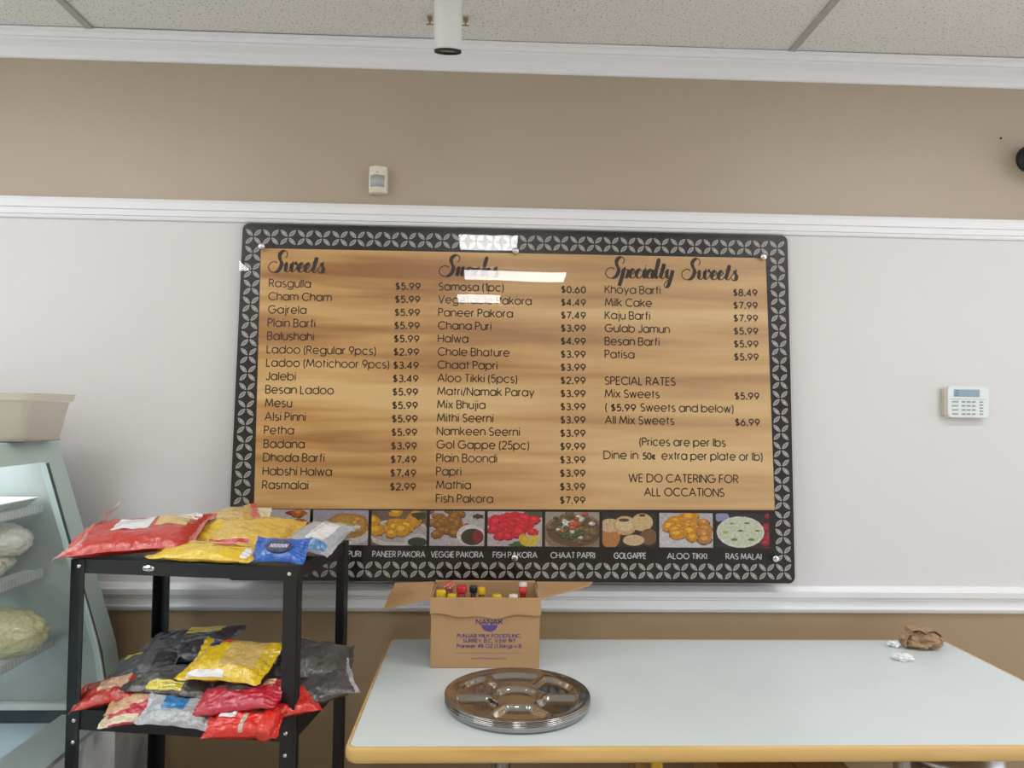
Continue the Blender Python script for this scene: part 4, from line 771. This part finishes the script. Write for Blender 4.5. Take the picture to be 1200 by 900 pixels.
# ------------------------------------------------------------------ display case
ca = thing('display_case', 'pale green refrigerated display case with sloping glass front at the left', 'display case', (0, 0, 0))
CY0, CY1 = 1.0, 2.52
fz = [(1.4016, -1.389), (1.0, -1.262), (.75, -1.182), (.50, -1.138)]
def fx(z):
    for (z1, x1), (z0, x0) in zip(fz, fz[1:]):
        if z >= z0: return x0+(x1-x0)*(z-z0)/(z1-z0)
    return fz[-1][1]
def strip(name, z0, z1, y0, y1, off, th, m, n=8):
    """a piece of the sloping front between heights z0 and z1"""
    b = MB(); vs = []
    for k in range(n+1):
        z = z0+(z1-z0)*k/n; x = fx(z)+off
        vs += [(x, y0, z), (x, y1, z), (x-th, y1, z), (x-th, y0, z)]
    b.add(vs, [(k*4+i, k*4+(i+1) % 4, k*4+4+(i+1) % 4, k*4+4+i) for k in range(n) for i in range(4)]+[(0, 1, 2, 3), tuple(n*4+i for i in (3, 2, 1, 0))]); return b.build(name, m, ca, smooth=False)
bx('case_top', 'case', -2.15, -1.389, CY0, CY1, 1.375, 1.4016, ca, bevel=.004)
strip('top_rail', 1.335, 1.392, CY0, CY1, 0, .03, 'case', 2)
strip('end_stile', .55, 1.335, CY1-.085, CY1, 0, .03, 'case', 8)
strip('gasket', .55, 1.33, CY1-.094, CY1-.085, -.002, .004, 'gasket', 8)
strip('seal_line', .55, 1.02, CY1-.101, CY1-.094, -.002, .004, 'white', 6)
strip('front_glass', .55, 1.335, CY0, CY1-.102, -.006, .006, 'glass', 8)
# end wall inside, following the slope
b = MB(); n = 8; vs = []
for k in range(n+1):
    z = .535+(1.375-.535)*k/n; x = fx(z)-.032; vs += [(x, CY1-.02, z), (-2.15, CY1-.02, z), (-2.15, CY1, z), (x, CY1, z)]
b.add(vs, [(k*4+i, k*4+(i+1) % 4, k*4+4+(i+1) % 4, k*4+4+i) for k in range(n) for i in range(4)]+[(0, 1, 2, 3), tuple(n*4+i for i in (3, 2, 1, 0))]); b.build('end_wall', 'case_in', ca)
bx('back_wall', 'case_in', -2.15, -2.13, CY0, CY1-.02, .47, 1.375, ca)
bx('deck', 'deck', -2.13, -1.30, CY0, CY1-.025, .47, .50, ca, bevel=.003)
bx('end_strip', 'white', -2.13, -1.22, CY1-.045, CY1-.022, .545, .565, ca)
bx('end_kick', 'gasket', -2.13, -1.295, CY1-.035, CY1-.021, .50, .545, ca)
bx('bottom_sill', 'case_in', -1.299, -1.150, CY0, 2.43, .535, .549, ca)
bx('case_base', 'white', -2.15, -1.42, CY0, CY1, 0, .468, ca)
def wshelf(z, xr, w_=.36):
    o = bx('glass_shelf', 'glass', xr-w_, xr-.01, CY0+.02, CY1-.03, z-.012, z-.004, ca)
    bx('price_rail', 'wire', xr-.01, xr, CY0+.02, CY1-.03, z-.022, z+.004, o)
    b = MB(); k = 0
    while CY0+.03+k*.016 < CY1-.05:
        y = CY0+.03+k*.016; b.box(xr-.06, xr-.012, y, y+.005, z-.003, z+.001); b.box(xr, xr+.0015, y, y+.006, z-.018, z+.002); k += 1
    s_ = b.build('wire_grille', 'white', o); s_['kind'] = 'stuff'
wshelf(.985, -1.40); wshelf(.765, -1.36); wshelf(1.19, -1.41, .3)
b = MB(); b.box(-1.75, -1.45, CY0+.05, CY1-.08, 1.362, 1.374); o = b.build('case_light', mat('case_light_glow', (.93, .97, 1, 1), .5, emit=CASE_LAMP), ca)
b = MB(); b.box(-1.56, -1.52, CY0+.05, CY1-.08, .728, .738); b.build('case_light', bpy.data.materials['case_light_glow'], ca)  # glow strip added under the shelf to brighten the deck
# things in the case
def lumpy(name, label, loc, dims, c1, c2, seed, tie=True, grp='bags of sweets in the case'):
    t = thing(name, label, 'food bag', loc, 0, grp); import bmesh
    bm = bmesh.new(); bmesh.ops.create_icosphere(bm, subdivisions=5, radius=1)
    for v in bm.verts:
        p = v.co.copy(); d, pts = noise.voronoi(p*4.5+Vector((seed, 0, 0))); r_ = 1-.11*d[0]+.03*noise.noise(p*2+Vector((seed, 0, 0)))
        v.co = Vector((p.x*dims[0]*r_, p.y*dims[1]*r_, p.z*dims[2]*r_+dims[2]))
        v.co.z = max(v.co.z, dims[2]*.25)-dims[2]*.25
    me = bpy.data.meshes.new('contents'); bm.to_mesh(me); bm.free(); me.polygons.foreach_set('use_smooth', [True]*len(me.polygons))
    me.materials.append(speckle_mat('sweets', srgb(*c1), srgb(*c2), 160, bump=(30, .5))); o = bpy.data.objects.new('contents', me); C.objects.link(o); o.parent = t
    if tie:
        b = MB(); b.lathe([(dims[0]*.32, dims[2]*1.55), (.012, dims[2]*1.78), (.008, dims[2]*1.84), (.024, dims[2]*2.1), (.03, dims[2]*2.18)], 16); o = b.build('knotted_top', F['seal'], t, smooth=True)
    return t
lumpy('sweets_bag', 'clear bag of white round sweets at the back of the upper case shelf', (-1.50, 2.41, .985+.06), (.105, .075, .060), (226, 222, 206), (238, 236, 226), 1.1, False)
lumpy('sweets_bag', 'clear bag of off white sweets at the front of the upper case shelf', (-1.482, 2.30, .9895), (.072, .06, .045), (206, 200, 178), (226, 222, 206), 2.4, False)
lumpy('sweets_bag', 'large clear bag of pale yellow sweets on the lower case shelf', (-1.44, 2.33, .7695), (.150, .10, .078), (214, 204, 150), (232, 224, 182), 3.3, False)
lumpy('sweets_bag', 'low bag of white sweets lying under the upper white one', (-1.56, 2.40, .9895), (.12, .08, .045), (216, 212, 196), (230, 226, 212), 4.4, False)
t = thing('serving_tray', 'white shallow tray on the top shelf inside the case', 'tray', (-1.56, 2.33, 1.1945))
b = MB()
b.add([(-.14, -.12, 0), (.12, -.12, 0), (.12, .12, 0), (-.14, .12, 0), (-.16, -.14, .022), (.145, -.14, .022), (.145, .14, .022), (-.16, .14, .022)], [(0, 1, 2, 3), (0, 1, 5, 4), (1, 2, 6, 5), (2, 3, 7, 6), (3, 0, 4, 7)]); o = b.build('tray_body', 'white', t); s_ = o.modifiers.new('s', 'SOLIDIFY'); s_.thickness = .003
b = MB(); b.box(-.13, .11, -.11, .11, .004, .017); b.build('sweets_layer', F['white'], t, bevel=.006)
# clear tub on the case
t = thing('plastic_tub', 'translucent beige plastic tub with lid standing on the display case', 'tub', (-1.585, 2.36, 1.402))
def tub_shell(z0, z1, a0, b0, a1, b1, nm, m):
    b = MB(); r0 = rr2(-a0, a0, -b0, b0, .02); r1 = rr2(-a1, a1, -b1, b1, .025); n = len(r0)
    b.add([(x, y, z0) for x, y in r0]+[(x, y, z1) for x, y in r1], [(i, (i+1) % n, (i+1) % n+n, i+n) for i in range(n)]+[tuple(range(n))]); return b.build(nm, m, t)
tub_shell(.001, .122, .240, .10, .262, .118, 'tub_body', 'tub'); o = tub_shell(.123, .146, .268, .124, .276, .130, 'lid', 'tub'); o['label'] = 'flared upper rim'
b = MB(); b.box(-.005, .005, -.125, -.118, .01, .143); b.build('rib', 'tub', t, loc=(.12, 0, 0))
bx('base_seam', 'gasket', -.24, .236, -.101, .10, 0, .003, t)
# marble-patterned box on the floor
t = bx('marble_plinth', 'marble', -1.29, -1.10, 2.36, 2.60, 0, .532, None, bevel=.002); tag(t, 'white marble patterned plinth on the floor between rack and display case', 'plinth')
